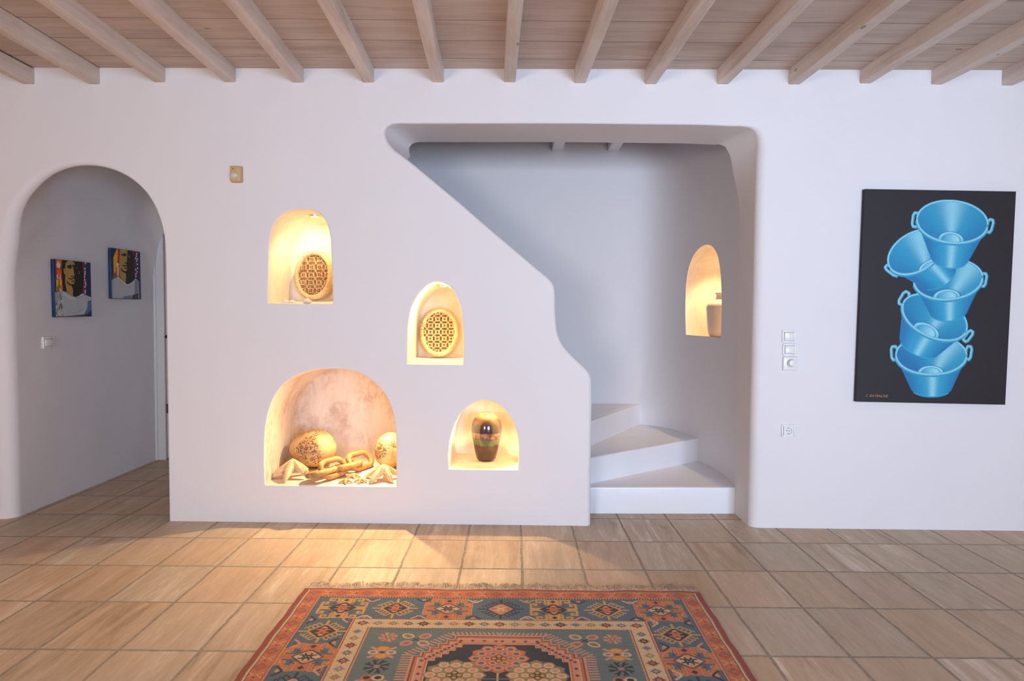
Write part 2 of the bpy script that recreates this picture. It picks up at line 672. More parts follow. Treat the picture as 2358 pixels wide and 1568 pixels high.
# the deep arch: its reveal is the vault of the passage
ra = list(rowsA)
for k in range(1, 15):
    dep = A[:, 2] + (A[:, 3] - A[:, 2]) * k / 14
    q = A[:, :2].copy()
    # behind its front edge the vault stands a little higher
    up = .27 * min(1, k / 3.0, (14 - k) / 1.5)
    q[:, 1] += up * np.clip((q[:, 1] - 1.30) / .30, 0, 1)
    q[0, 1] = q[-1, 1] = BASE
    ra.append(np.column_stack([q, dep]))
parts.append(stitch(ra, W, False))
rb = list(rowsB)
for k in range(1, 4):
    q = Bc[:, :2].copy()
    q[0, 1] = q[-1, 1] = BASE
    # the plaster splays inwards at the two upper corners
    lw = np.clip((-.58 - q[:, 0]) / .12, 0, 1) * np.clip((q[:, 1] - 2.20) / .09, 0, 1)
    rw = np.clip((q[:, 0] - 1.30) / .11, 0, 1) * np.clip((q[:, 1] - 1.90) / .42, 0, 1) ** 1.3
    q[:, 0] += (.075 * lw - .085 * rw) * k / 3
    rb.append(np.column_stack([q, Bc[:, 2] + (Bc[:, 3] - Bc[:, 2]) * k / 3]))
parts.append(stitch(rb, W, False))
for r in nrows:
    parts.append(stitch(r, W, True))
# the far side of the lintel above the stairs
lt = [p for p in Bc if p[3] > .40 and p[1] > 2.2]
parts.append(stitch([np.array([(p[0], p[1], p[3]) for p in lt]), np.array([(p[0], ZC + .03, p[3]) for p in lt])], W, False))
wall = struct(obj('wall_back', merge(parts), M['plaster'], weld=1e-5, ang=50, weighted=True), 'white plaster back wall with arch, stair opening and lit niches', 'wall')

names = ['arched lit niche high on the left with a carved disc', 'arched lit niche in the middle holding the smaller carved disc',
         'wide low stained niche holding balls, starfish and chain', 'low lit niche holding the striped brown vase']
for (C, dep, sc, rise), r, lab, mk in zip(NICHES, nrows, names, ('niche', 'niche', 'niche_big', 'niche')):
    last = r[-1][:, :2]
    zb = last[:, 1].min()
    cu = (last[:, 0].min() + last[:, 0].max()) / 2
    zt_ = last[:, 1].max()
    rows = [np.column_stack([last, r[-1][:, 2]])]
    for f in (.15, .35, .6, .85, .94, .985, 1.0):
        s = 1 + (sc - 1) * f
        e = {.94: .012, .985: .03, 1.0: .05}.get(f, 0)
        q = last.copy()
        q[:, 0] = cu + (q[:, 0] - cu) * s
        h = (q[:, 1] - zb) / (zt_ - zb)
        q[:, 1] = zb + (q[:, 1] - zb) * (1 - .05 * f) + rise * f * (1 - h)
        # the back edge is rounded off
        q[:, 0] += (cu - q[:, 0]) * e * 1.2
        q[:, 1] += (zb + rise + .45 * (zt_ - zb) - q[:, 1]) * e * np.where(h > .02, 1.0, 0.0)
        rows.append(np.column_stack([q, np.full(len(q), r[-1][0, 2] + (dep - r[-1][0, 2]) * f)]))
    body = stitch(rows, W, True)
    bp, bt = fill([tuple(p[:2]) for p in rows[-1]])
    cap = ([W(p[0], p[1], dep) for p in bp], bt)
    n = obj('niche', merge([body, cap]), M[mk], wall, weld=1e-5, ang=55)
    n['label'] = lab

# --- the stairwell: a plaster wall that curves from the right jamb round to the back
foot = catmull([(1.437, 4.20), (1.454, 4.36), (1.462, 4.62), (1.44, 4.82), (1.395, 5.02), (1.345, 5.24), (1.27, 5.42), (1.17, 5.53), (1.03, 5.585), (.8, 5.60), (.3, 5.60), (-.6, 5.60), (-1.9, 5.60), (-1.95, 5.60)], .03)
seg = np.hypot(*(foot[1:] - foot[:-1]).T)
ss = np.concatenate([[0], np.cumsum(seg)])


def fp(s):
    return np.array([np.interp(s, ss, foot[:, 0]), np.interp(s, ss, foot[:, 1])])


def on_foot(px, py):
    d = ray(px, py)
    a = foot[:, 0] * d[1] - foot[:, 1] * d[0]      # sign change = hit
    for i in range(len(foot) - 1):
        if a[i] * a[i + 1] <= 0:
            t = a[i] / (a[i] - a[i + 1] + 1e-12)
            p = foot[i] + (foot[i + 1] - foot[i]) * t
            return ss[i] + seg[i] * t, H + d[2] * p[1] / d[1]


N5 = [(1578, 777), (1577, 740), (1577, 690), (1579, 650), (1585, 615), (1597, 585), (1612, 567), (1628, 560), (1642, 566), (1653, 585), (1659, 615), (1662, 655), (1663, 700), (1662, 740), (1661, 777)]
q5 = [on_foot(*p) for p in N5]
zf = (q5[0][1] + q5[-1][1]) / 2
q5 = [(s, z if i not in (0, len(q5) - 1) else zf) for i, (s, z) in enumerate(q5)]
q5 = catmull(q5[::-1], .018)     # seen along s the outline runs the other way
k5 = 14
bot = [q5[-1] + (q5[0] - q5[-1]) * i / k5 for i in range(1, k5)]
C5 = np.vstack([q5, bot])
if (np.roll(C5[:, 0], -1) * C5[:, 1] - C5[:, 0] * np.roll(C5[:, 1], -1)).sum() > 0:
    C5 = C5[::-1]
C5 = np.column_stack([C5, np.full(len(C5), .010)])
s5 = (C5[:, 0].min() + C5[:, 0].max()) / 2
pa, pb = fp(s5 - .12), fp(s5 + .12)
tan5 = (pb - pa) / np.hypot(*(pb - pa))
nor5 = np.array([tan5[1], -tan5[0]])
if nor5[0] < 0:
    nor5 = -nor5


def WS5(s, z, d=0.0):
    p = fp(s) + nor5 * d
    return (p[0], p[1], z)


r5 = rounded_rows(C5, True, 5)
hole5 = [tuple(p[:2]) for p in r5[0]]
extra = [(s, z) for s in np.arange(.05, 2.2, .05) for z in (.4, .9, 1.3, 1.7, 2.1, 2.5) if not inside(np.array(hole5), np.array([(s, z)]))[0]]
P, T = fill([(s, BASE) for s in np.linspace(0, ss[-1], 90)] + [(s, ZC + .03) for s in np.linspace(ss[-1], 0, 90)], [hole5], extra)
sw = struct(obj('wall_stairwell', merge([([WS5(*p) for p in P], T), stitch(r5, WS5, True)]), M['plaster'], weld=1e-5, ang=55), 'white curved plaster wall behind the stairs', 'wall')
last = r5[-1]
cu, zb, zt_ = s5, last[:, 1].min(), last[:, 1].max()
rows = [last]
flat5 = np.array([fp(s) @ nor5 for s in last[:, 0]])
for f in (.15, .4, .7, .9, .97, 1.0):
    e = {.9: .01, .97: .03, 1.0: .06}.get(f, 0)
    q = last.copy()
    q[:, 0] += (cu - q[:, 0]) * e
    q[:, 1] += (zb + .4 * (zt_ - zb) - q[:, 1]) * e * np.where(q[:, 1] > zb + .01, 1, 0)
    q[:, 2] = .01 + (.42 - .01) * f
    rows.append(q)
bp, bt = fill([tuple(p[:2]) for p in rows[-1]])
n = obj('niche', merge([stitch(rows, WS5, True), ([WS5(p[0], p[1], .42) for p in bp], bt)]), M['niche'], sw, weld=1e-5, ang=55)
n['label'] = 'narrow arched lit niche beside the stairs with a white jar'

struct(obj('ceiling_stairwell', box((-2.1, 4.25, ZC), (3.2, 5.9, ZC + .05)), M['plaster_shade'], ang=0), 'ceiling above the stairs with shade put into its grey', 'ceiling')
struct(obj('wall_light_seal', box((-1.75, 4.12, BASE), (-1.7, 5.62, ZC)), M['plaster'], ang=0), 'unseen white wall added to seal the stairwell against light leaks', 'wall')  # unseen wall added to stop light leaking into the stairwell

# --- stairs
OUT = [(1.47, 4.36), (1.485, 4.62), (1.46, 4.83), (1.415, 5.03), (1.365, 5.25), (1.29, 5.44), (1.18, 5.555), (1.03, 5.62), (.1, 5.62)]


def step(pts, h, lab, z0=0.0):
    bm = bmesh.new()
    a = [bm.verts.new((x, y, z0)) for x, y in pts]
    f = bm.faces.new(a)
    g = bmesh.ops.extrude_face_region(bm, geom=[f])
    for v in g['geom']:
        if isinstance(v, bmesh.types.BMVert):
            v.co.z = h
    bmesh.ops.recalc_face_normals(bm, faces=bm.faces)
    es = [e for e in bm.edges if all(abs(v.co.z - h) < 1e-6 for v in e.verts)]
    bmesh.ops.bevel(bm, geom=es, offset=.011, segments=4, affect='EDGES', profile=.5)
    return struct(obj('stair_step', bm, M['step_paint'], ang=50), lab, 'step')


step([(.1, 4.19), (1.452, 4.215)] + OUT, .172, 'lowest white painted stair step on the tile floor')
step([(.30, 4.105), (1.393, 4.955), (1.425, 4.98)] + OUT[4:] + [(.1, 4.105)], .343, 'second white winder step above the lowest step')
step([(.28, 4.17), (1.060, 5.537), (1.10, 5.60), (1.03, 5.62), (.1, 5.62), (.1, 4.17)], .515, 'third white winder step against the back wall')

# --- ceiling beams
BYAW = R(1.65)
ends = [(66, 195), (216.5, 193), (368.5, 190), (529, 190), (688, 190), (848, 189), (1009.5, 189), (1173.5, 190), (1336.5, 192), (1499, 193), (1664, 194), (1827.5, 194), (1992.5, 193), (2156.5, 195), (2318.5, 197)]
ORD = ['first', 'second', 'third', 'fourth', 'fifth', 'sixth', 'seventh', 'eighth', 'ninth', 'tenth', 'eleventh', 'twelfth', 'thirteenth', 'fourteenth', 'fifteenth']
rb_ = random.Random(4)
for i, e in enumerate(ends):
    p = on_wall(*e)
    bm = bmesh.new()
    w = .0335
    n = 24
    L = 7.5
    rings = []
    ph = [rb_.random() * 6 for _ in range(4)]
    for k in range(n + 1):
        y = .03 - L * k / n
        dx = .0022 * math.sin(y * 2.1 + ph[0]) + .0012 * math.sin(y * 5 + ph[1])
        dz = .0022 * math.sin(y * 1.7 + ph[2]) + .0012 * math.sin(y * 6 + ph[3])
        c = .006
        prof = [(-w, .09), (-w, c), (-w + c * .3, c * .3), (-w + c, 0), (w - c, 0), (w - c * .3, c * .3), (w, c), (w, .09)]
        rings.append([bm.verts.new((a + dx, y, b + dz * (b < .05))) for a, b in prof])
    for k in range(n):
        for j in range(7):
            bm.faces.new((rings[k][j], rings[k][j + 1], rings[k + 1][j + 1], rings[k + 1][j]))
    o = obj('ceiling_beam', bm, M['beam'], loc=(p.x, p.y, p.z), rot=(0, 0, BYAW), ang=35)
    lab = '%s whitewashed pine ceiling beam counted from the left' % ORD[i] if i < 8 else '%s whitewashed pine ceiling beam counted from the right' % ORD[14 - i]
    struct(o, lab, 'beam')
    o['group'] = 'beams under the ceiling boards'
for px, lab in ((1283.5, 'white beam stub seen through the stair opening, nearer the parapet'), (1412, 'white beam stub seen through the stair opening, nearer the right jamb')):
    d = ray(px, 347)
    t = 5.585 / d[1]
    x, z = d[0] * t, H + d[2] * t
    o = obj('ceiling_beam', box((x - .045, 4.42, z), (x + .045, 5.62, ZC + .02), .006), M['plaster'], ang=35)
    struct(o, lab, 'beam')
    o['group'] = 'white beams above the stairs'

# --- the far end of the arched passage
YE = 5.62
struct(obj('wall_passage', box((-3.4, YE + .05, BASE), (-1.85, YE + .12, 2.5)), M['plaster_hall'], ang=0), 'pale end wall of the arched passage', 'wall')
dr = thing('door_1', 'white door frame at the end of the arched passage', 'door', (-3.03, YE, 0))
struct(dr)
for x0 in (0, .86):
    pst = obj('door_post', box((x0, -.012, 0), (x0 + .022, .05, 2.05), .005), M['door_white'], dr, ang=35)
    obj('door_casing', box((x0 + .02, .0, 0), (x0 + .085, .05, 2.05), .004), M['door_white'], pst, ang=35)
obj('door_head', box((0, 0, 2.0), (.95, .05, 2.08), .005), M['door_white'], dr, ang=35)
lf = obj('door_leaf', box((.088, .02, .01), (.86, .05, 2.0), .003), M['door_pink'], dr, ang=35)
hz = on_wall(381, 775, 1.64).z
obj('door_handle', merge([lathe([(0.0, -.0), (.012, .0), (.014, .01), (.012, .022), (0, .026)], 16, False)]), M['black'], lf, loc=(.104, .02, hz), rot=(PI / 2, 0, 0))
obj('hinge', box((.091, .012, .40), (.1, .022, .48), .002), M['dark'], lf, ang=35)

# --- the rest of the room, behind the camera
struct(obj('wall_left', box((XL - .1, YB, BASE), (XL, 4.2, ZC)), M['plaster_warm_bounce'], ang=0), 'unseen ochre plaster wall left of the room, coloured for warm bounce', 'wall')
struct(obj('wall_right', box((XR, YB, BASE), (XR + .1, 4.0, ZC)), M['plaster_warm_bounce'], ang=0), 'unseen ochre plaster wall right of the room, coloured for warm bounce', 'wall')
WIN = [(1.3, 3.3, .35, 2.0), (-2.6, -1.3, .75, 2.0)]  # the second, narrow window is added to light the left wall
P, T = fill([(XL, BASE), (XR, BASE), (XR, ZC), (XL, ZC)], [[(a, c), (b, c), (b, d), (a, d)] for a, b, c, d in WIN])
vf = [([(p[0], YB, p[1]) for p in P], T)]
for a, b, c, d in WIN:
    q = [(a, c), (b, c), (b, d), (a, d)]
    vf.append(([(x, YB, z) for x, z in q] + [(x, YB - .25, z) for x, z in q], [(i, (i + 1) % 4, 4 + (i + 1) % 4, 4 + i) for i in range(4)]))
struct(obj('wall_rear', merge(vf), M['plaster_low_bounce'], weld=1e-5, ang=30), 'unseen greige plaster wall behind the camera with windows, darkened to cut bounce', 'wall')
for i, (a, b, c, d) in enumerate(WIN):
    fr = bmesh.new()
    y0, y1 = YB - .22, YB - .16
    for lo, hi in (((a, y0, c), (a + .05, y1, d)), ((b - .05, y0, c), (b, y1, d)), ((a + .05, y0, d - .05), (b - .05, y1, d)), ((a + .05, y0, c), (b - .05, y1, c + .05)),
                   (((a + b) / 2 - .03, y0, c + .05), ((a + b) / 2 + .03, y1, d - .05))):
        add_box(fr, lo, hi, .006)
    struct(obj('window_%d' % (i + 1), fr, M['door_white'], ang=35), 'white framed window behind the camera, %s' % ('the wide one' if i == 0 else 'the narrow one, added as fill for the left wall'), 'window')
# ------------------------------------------------------------------ painted surfaces: a raster that becomes vertex colours
class Canvas:
    def __init__(self, x0, y0, w, h, res):
        """res = size of one raster cell (two cells per vertex)"""
        self.x0, self.y0, self.res = x0, y0, res
        self.nx, self.ny = int(math.ceil(w / res / 2)) * 2, int(math.ceil(h / res / 2)) * 2
        self.c = np.zeros((self.ny, self.nx, 3))

    def win(self, x0, y0, x1, y1):
        i0 = max(0, int((x0 - self.x0) / self.res))
        i1 = min(self.nx, int((x1 - self.x0) / self.res) + 2)
        j0 = max(0, int((y0 - self.y0) / self.res))
        j1 = min(self.ny, int((y1 - self.y0) / self.res) + 2)
        if i1 <= i0 or j1 <= j0:
            return None
        X = self.x0 + (np.arange(i0, i1) + .5) * self.res
        Y = self.y0 + (np.arange(j0, j1) + .5) * self.res
        X, Y = np.meshgrid(X, Y)
        return (slice(j0, j1), slice(i0, i1)), X, Y

    def paint(self, sl, mask, col):
        a = self.c[sl]
        if callable(col):
            raise TypeError
        col = np.asarray(col, float)
        if col.ndim == 1:
            a[mask] = col[:3]
        else:
            a[mask] = col[mask][:, :3]

    def rect(self, x0, y0, x1, y1, col):
        q = self.win(x0, y0, x1, y1)
        if q:
            sl, X, Y = q
            self.paint(sl, (X >= x0) & (X < x1) & (Y >= y0) & (Y < y1), col)

    def poly(self, pts, col):
        P_ = np.array(pts, float)
        q = self.win(P_[:, 0].min(), P_[:, 1].min(), P_[:, 0].max(), P_[:, 1].max())
        if q:
            sl, X, Y = q
            m = inside(P_, np.column_stack([X.ravel(), Y.ravel()])).reshape(X.shape)
            self.paint(sl, m, col)

    def ell(self, cx, cy, a, b, col, ang=0, ring=None):
        r = max(a, b)
        q = self.win(cx - r, cy - r, cx + r, cy + r)
        if q:
            sl, X, Y = q
            c, s = math.cos(ang), math.sin(ang)
            U, V = c * (X - cx) + s * (Y - cy), -s * (X - cx) + c * (Y - cy)
            m = (U / a) ** 2 + (V / b) ** 2 <= 1
            if ring is not None:
                m &= (U / max(1e-6, a - ring)) ** 2 + (V / max(1e-6, b - ring)) ** 2 > 1
            self.paint(sl, m, col)

    def line(self, pts, w, col, closed=False):
        P_ = [np.array(p, float) for p in pts]
        if closed:
            P_.append(P_[0])
        for a, b in zip(P_[:-1], P_[1:]):
            q = self.win(min(a[0], b[0]) - w, min(a[1], b[1]) - w, max(a[0], b[0]) + w, max(a[1], b[1]) + w)
            if not q:
                continue
            sl, X, Y = q
            d = b - a
            t = np.clip(((X - a[0]) * d[0] + (Y - a[1]) * d[1]) / (d @ d + 1e-12), 0, 1)
            m = (X - a[0] - t * d[0]) ** 2 + (Y - a[1] - t * d[1]) ** 2 <= (w / 2) ** 2
            self.paint(sl, m, col)

    def down(self):
        return self.c.reshape(self.ny // 2, 2, self.nx // 2, 2, 3).mean((1, 3))


def L3(r, g, b):
    return np.array([lin(r), lin(g), lin(b)])


def grid_mesh(name, P, C, mat, parent=None, loc=(0, 0, 0), rot=(0, 0, 0)):
    """P: (rows, cols, 3) positions, C: colours"""
    ny, nx = P.shape[:2]
    idx = np.arange(nx * ny).reshape(ny, nx)
    Q = np.stack([idx[:-1, :-1], idx[1:, :-1], idx[1:, 1:], idx[:-1, 1:]], -1).reshape(-1, 4)
    me = bpy.data.meshes.new(name)
    me.vertices.add(nx * ny)
    me.vertices.foreach_set('co', P.reshape(-1).astype(np.float32))
    me.loops.add(Q.size)
    me.loops.foreach_set('vertex_index', Q.reshape(-1).astype(np.int32))
    me.polygons.add(len(Q))
    me.polygons.foreach_set('loop_start', (np.arange(len(Q)) * 4).astype(np.int32))
    me.update(calc_edges=True)
    me.validate()
    at = me.color_attributes.new('Col', 'FLOAT_COLOR', 'POINT')
    at.data.foreach_set('color', np.concatenate([C.reshape(-1, 3), np.ones((nx * ny, 1))], 1).reshape(-1).astype(np.float32))
    me.shade_smooth()
    return link(name, me, mat, parent, loc, rot)


# ------------------------------------------------------------------ the rug (s across from the left edge, t from the far edge towards the camera)
RW, RL = 1.815, 2.5
T0, T1 = 0.0, 1.0                 # woven finely where it is near, the far side of the pattern mirrors
ORA, RED, SEL = L3(218, 116, 66), L3(198, 84, 52), L3(164, 66, 44)
TEAL, BLUE = L3(106, 124, 122), L3(84, 108, 124)
CREAM, PINK, YEL = L3(232, 196, 150), L3(228, 158, 128), L3(226, 168, 84)
BLK, NAVY, OLV, GREY = L3(34, 30, 40), L3(30, 34, 52), L3(160, 138, 92), L3(140, 134, 140)
MAR = L3(112, 56, 52)
rc = Canvas(0, 0, RW, RL / 2, .00125)
rc.rect(0, 0, RW, RL, SEL)
rc.rect(.024, .014, RW - .024, RL, ORA)
# outer orange border with pale crosses and olive squiggles


def along(k0, k1, pitch):
    n = max(1, int(round((k1 - k0) / pitch)))
    return [k0 + (k1 - k0) * (i + .5) / n for i in range(n)]


def xmark(x, y, r, col, w=.004):
    rc.line([(x - r, y - r), (x + r, y + r)], w, col)
    rc.line([(x - r, y + r), (x + r, y - r)], w, col)


def border_unit(x, y, horiz, k):
    def q(a, b):
        return (x + a, y + b) if horiz else (x + b, y + a)
    rc.poly([q(-.050, 0), q(-.02, -.026), q(.01, 0), q(-.02, .026)], RED)
    for sg in (-1, 1):
        rc.line([q(.015, sg * .026), q(.032, sg * .006), q(.049, sg * .026)], .0055, L3(226, 176, 120))
        rc.line([q(-.052, sg * .028), q(-.04, sg * .016), q(-.028, sg * .028), q(-.012, sg * .028), q(-.002, sg * .014)], .004, OLV)
    rc.line([q(-.028, -.008), q(-.012, .008)], .0045, OLV)
    rc.line([q(-.028, .008), q(-.012, -.008)], .0045, OLV if k % 2 else GREY)
    rc.ell(*q(.049, 0), .004, .004, BLK)


for k, x in enumerate(along(.03, RW - .03, .114)):
    border_unit(x, .052, True, k)
for k, y in enumerate(along(.085, 1.32, .114)):
    border_unit(.062, y, False, k)
    border_unit(RW - .062, y, False, k)
# side stripes: dark, pale, dark
for x in (.032, RW - .032):
    rc.rect(x - .0075, .02, x + .0075, RL, MAR)
    rc.rect(x - .004, .02, x + .004, RL, CREAM)
# dark dotted guard between orange and blue
rc.rect(.098, .089, RW - .098, RL, BLK)
for x in np.arange(.1, RW - .1, .012):
    rc.rect(x, .0905, x + .006, .0965, CREAM)
rc.rect(.106, .098, RW - .106, RL, BLUE)
for x in (.101, RW - .101):
    rc.rect(x - .0065, .09, x + .0065, RL, MAR)
    rc.rect(x - .003, .09, x + .003, RL, PINK)
# cream inner border
rc.rect(.300, .300, RW - .300, RL, MAR)
rc.rect(.306, .306, RW - .306, RL, CREAM)
rc.rect(.382, .376, RW - .382, RL, MAR)
for x in np.arange(.3, RW - .3, .011):
    rc.rect(x, .300, x + .0055, .305, PINK)
    rc.rect(x, .3765, x + .0055, .3815, PINK)
for x in (.303, RW - .303, .385, RW - .385):
    y0 = .30 if x < .31 or x > 1.5 else .376
    rc.rect(x - .0075, y0, x + .0075, RL, MAR)
    rc.rect(x - .0035, y0, x + .0035, RL, PINK)
rc.rect(.388, .382, RW - .388, RL, TEAL)
pal = [(MAR, PINK), (GREY, CREAM), (OLV, PINK), (BLUE, YEL), (BLK, ORA), (GREY, BLUE), (OLV, CREAM), (MAR, ORA), (BLUE, CREAM)]


def small_diamond(x, y, k, vert=False):
    a, b = pal[k % len(pal)]
    w, h = (.022, .016) if not vert else (.018, .017)
    big = 1.15 if a is MAR or a is BLK else .95
    w, h = w * big, h * big
    rc.poly([(x - w, y), (x, y - h), (x + w, y), (x, y + h)], a)
    for sx, sy in ((-1, 0), (1, 0), (0, -1), (0, 1), (-.55, -.55), (.55, .55), (-.55, .55), (.55, -.55)):
        rc.ell(x + sx * w, y + sy * h, .0035, .0035, a)
    rc.poly([(x - w * .5, y), (x, y - h * .5), (x + w * .5, y), (x, y + h * .5)], b)
    rc.ell(x, y, .003, .003, a)


for k, x in enumerate(along(.318, RW - .318, .062)):
    small_diamond(x, .3405, k)
for k, y in enumerate(along(.385, 1.32, .056)):
    small_diamond(.344, y, k + 5, True)
    small_diamond(RW - .344, y, k + 3, True)


def cshape(x, y, r, a0, col, w=.0075):
    rc.line([(x + r * math.cos(a0 + a), y + r * math.sin(a0 + a)) for a in np.linspace(-1.75, 1.75, 10)], w, col)


def diamond(x, y, w, h, rim, fill_, ink, alt):
    rc.poly([(x - w, y), (x - w * .12, y - h), (x + w * .12, y - h), (x + w, y), (x + w * .12, y + h), (x - w * .12, y + h)], rim)
    a, b = w - .010, h - .010
    rc.poly([(x - a, y), (x - a * .12, y - b), (x + a * .12, y - b), (x + a, y), (x + a * .12, y + b), (x - a * .12, y + b)], fill_)
    rc.poly([(x - a * .28, y - b * .78), (x, y - b), (x + a * .28, y - b * .78), (x, y - b * .5)], alt)
    rc.poly([(x - a * .28, y + b * .78), (x, y + b), (x + a * .28, y + b * .78), (x, y + b * .5)], alt)
    cshape(x - a * .50, y, h * .25, 0, ink, .0085)
    cshape(x + a * .50, y, h * .25, PI, ink, .0085)
    cshape(x, y - b * .50, h * .22, PI / 2, ink, .0085)
    cshape(x, y + b * .50, h * .22, -PI / 2, ink, .0085)
    rc.line([(x - .008, y - .007), (x + .008, y + .007)], .005, ink)
    rc.line([(x - .008, y + .007), (x + .008, y - .007)], .005, ink)


def hooked(x, y, arm, rim, fill_, ink, alt):
    """cross with square hooks round a diamond"""
    if arm is ORA:
        for sx in (-1, 1):
            for sy in (-1, 1):
                rc.line([(x + sx * .034, y + sy * .045), (x + sx * .034, y + sy * .093), (x + sx * .072, y + sy * .093), (x + sx * .072, y + sy * .069), (x + sx * .054, y + sy * .069), (x + sx * .054, y + sy * .077)], .016, YEL)
                rc.line([(x + sx * .06, y + sy * .008), (x + sx * .097, y + sy * .008), (x + sx * .097, y + sy * .052), (x + sx * .074, y + sy * .052), (x + sx * .074, y + sy * .036), (x + sx * .083, y + sy * .036)], .016, YEL)
    for sy in (-1, 1):
        rc.rect(x - .026, y + min(0, sy * .096), x + .026, y + max(0, sy * .096), arm)
        rc.poly([(x - .013, y + sy * .076), (x, y + sy * .062), (x + .013, y + sy * .076), (x, y + sy * .09)], BLK)
    rc.rect(x - .100, y - .015, x + .100, y + .015, arm)
    for sx in (-1, 1):
        for sy in (-1, 1):
            rc.line([(x + sx * .034, y + sy * .045), (x + sx * .034, y + sy * .093), (x + sx * .072, y + sy * .093), (x + sx * .072, y + sy * .069), (x + sx * .054, y + sy * .069), (x + sx * .054, y + sy * .077)], .0105, arm)
            rc.line([(x + sx * .06, y + sy * .008), (x + sx * .097, y + sy * .008), (x + sx * .097, y + sy * .052), (x + sx * .074, y + sy * .052), (x + sx * .074, y + sy * .036), (x + sx * .083, y + sy * .036)], .0105, arm)
    for sx in (-1, 1):
        for sy in (-1, 1):
            rc.poly([(x + sx * .026, y + sy * .052), (x + sx * .052, y + sy * .046), (x + sx * .054, y + sy * .026)], MAR)
    diamond(x, y, .062, .052, rim, fill_, ink, alt)


def rayed(x, y, arm, rim, fill_, ink, alt):
    """diamond with hooked rays"""
    w, h = .068, .063
    for s in (-1, 1):
        rc.line([(x + s * w * .8, y), (x + s * .093, y)], .010, arm)
        rc.line([(x, y + s * h * .8), (x, y + s * .088)], .010, arm)
        for s2 in (-1, 1):
            for f in (.2, .4, .6, .8):
                bx, by = x + s * w * (1 - f), y + s2 * h * f
                ex, ey = bx + s * .016, by + s2 * .019
                rc.line([(bx, by), (ex, ey), (ex + s * .007, ey - s2 * .001), (ex + s * .007, ey - s2 * .009)], .0058, arm)
    rc.poly([(x - w, y), (x, y - h), (x + w, y), (x, y + h)], arm)
    diamond(x, y, w - .014, h - .013, rim, fill_, ink, alt)


HY = lambda x, y: hooked(x, y, YEL, BLK, BLK, ORA, PINK)
HO = lambda x, y: hooked(x, y, ORA, MAR, CREAM, BLK, PINK)
RY = lambda x, y: rayed(x, y, YEL, BLK, BLK, ORA, PINK)
RD = lambda x, y: rayed(x, y, BLK, PINK, ORA, CREAM, PINK)
for k, fn in enumerate((HY, RY, HO, RD, HY, RY, HO)):
    fn(.230 + k * .2265, .202)
for k, fn in enumerate((RY, HO, RD, HY)):
    fn(.206, .412 + k * .197)
    fn(RW - .206, .416 + k * .197)


def filler(x, y, col, sy=1, vert=False):
    def q(a, b):
        return (x + a, y + b * sy) if not vert else (x + b * sy, y + a)
    rc.line([q(-.03, -.012), q(-.018, 0), q(-.006, .012), q(.006, .012), q(.018, 0), q(.03, -.012)], .009, col)
    rc.poly([q(-.012, -.003), q(0, -.012), q(.012, -.003), q(0, .006)], PINK if col is not PINK else MAR)


for k in range(6):
    filler(.343 + k * .2265, .125, (PINK, BLK, CREAM, YEL, BLK, CREAM)[k])
    filler(.343 + k * .2265, .284, (CREAM, PINK, BLK, CREAM, PINK, BLK)[k], -1)
for k in range(4):
    y = .315 + k * .197
    filler(.133, y, (BLK, PINK, BLK, PINK)[k], 1, True)
    filler(.272, y - .01, (PINK, BLK, PINK, BLK)[k], -1, True)
    filler(RW - .133, y, (BLK, PINK, BLK, PINK)[k], -1, True)
    filler(RW - .272, y, (CREAM, BLK, CREAM, BLK)[k], 1, True)
# field ornaments


def star(x, y, r, a, b):
    for i in range(8):
        t = i * PI / 4 + PI / 8
        rc.line([(x, y), (x + r * math.cos(t), y + r * math.sin(t))], .010, a if i % 2 else b)
        rc.line([(x + r * .6 * math.cos(t), y + r * .6 * math.sin(t)), (x + r * math.cos(t + .3), y + r * math.sin(t + .3))], .006, a)
    rc.ell(x, y, r * .3, r * .3, BLK)
    rc.ell(x, y, r * .18, r * .18, CREAM)


def butterfly(x, y):
    for sx in (-1, 1):
        for sy in (-1, 1):
            c = ORA if sx * sy < 0 else OLV
            rc.ell(x + sx * .033, y + sy * .028, .026, .020, PINK if c is ORA else CREAM, sx * sy * .5, ring=.008)
            rc.ell(x + sx * .033, y + sy * .028, .016, .011, c, sx * sy * .5, ring=.006)
    rc.line([(x - .012, y - .012), (x + .012, y + .012)], .006, BLK)
    rc.line([(x - .012, y + .012), (x + .012, y - .012)], .006, BLK)


def flower(x, y):
    for sx in (-1, 1):
        for sy in (-1, 1):
            rc.line([(x + sx * .012, y + sy * .012), (x + sx * .044, y + sy * .036)], .012, PINK)
        rc.ell(x + sx * .034, y, .02, .015, CREAM)
        rc.ell(x + sx * .034, y, .011, .008, GREY)
    for sy in (-1, 1):
        rc.ell(x, y + sy * .027, .026, .02, ORA)
        rc.ell(x, y + sy * .027, .022, .016, YEL)
    rc.ell(x, y, .008, .007, BLK)


for x, sg in ((.474, 1), (RW - .474 + .01, 1)):
    star(x, .455, .034, PINK, ORA)
    flower(x, .572)
    star(x, .672, .044, BLK, BLK)
    rc.rect(x - .012, .660, x + .012, .684, GREY)
    rc.rect(x - .004, .662, x + .004, .682, ORA)
    for a in np.linspace(0, 2 * PI, 6, endpoint=False):
        rc.ell(x + .04 * math.cos(a), .775 + .035 * math.sin(a), .022, .018, (PINK, ORA, CREAM)[int(a) % 3])
        rc.ell(x + .04 * math.cos(a), .775 + .035 * math.sin(a), .013, .011, BLK)
    flower(x, .90)
    star(x, 1.02, .036, PINK, ORA)
for x in (.585, RW - .575):
    butterfly(x, .472)
# central medallion: stepped outline, combed edge, banded frame, navy ground
MX = .909


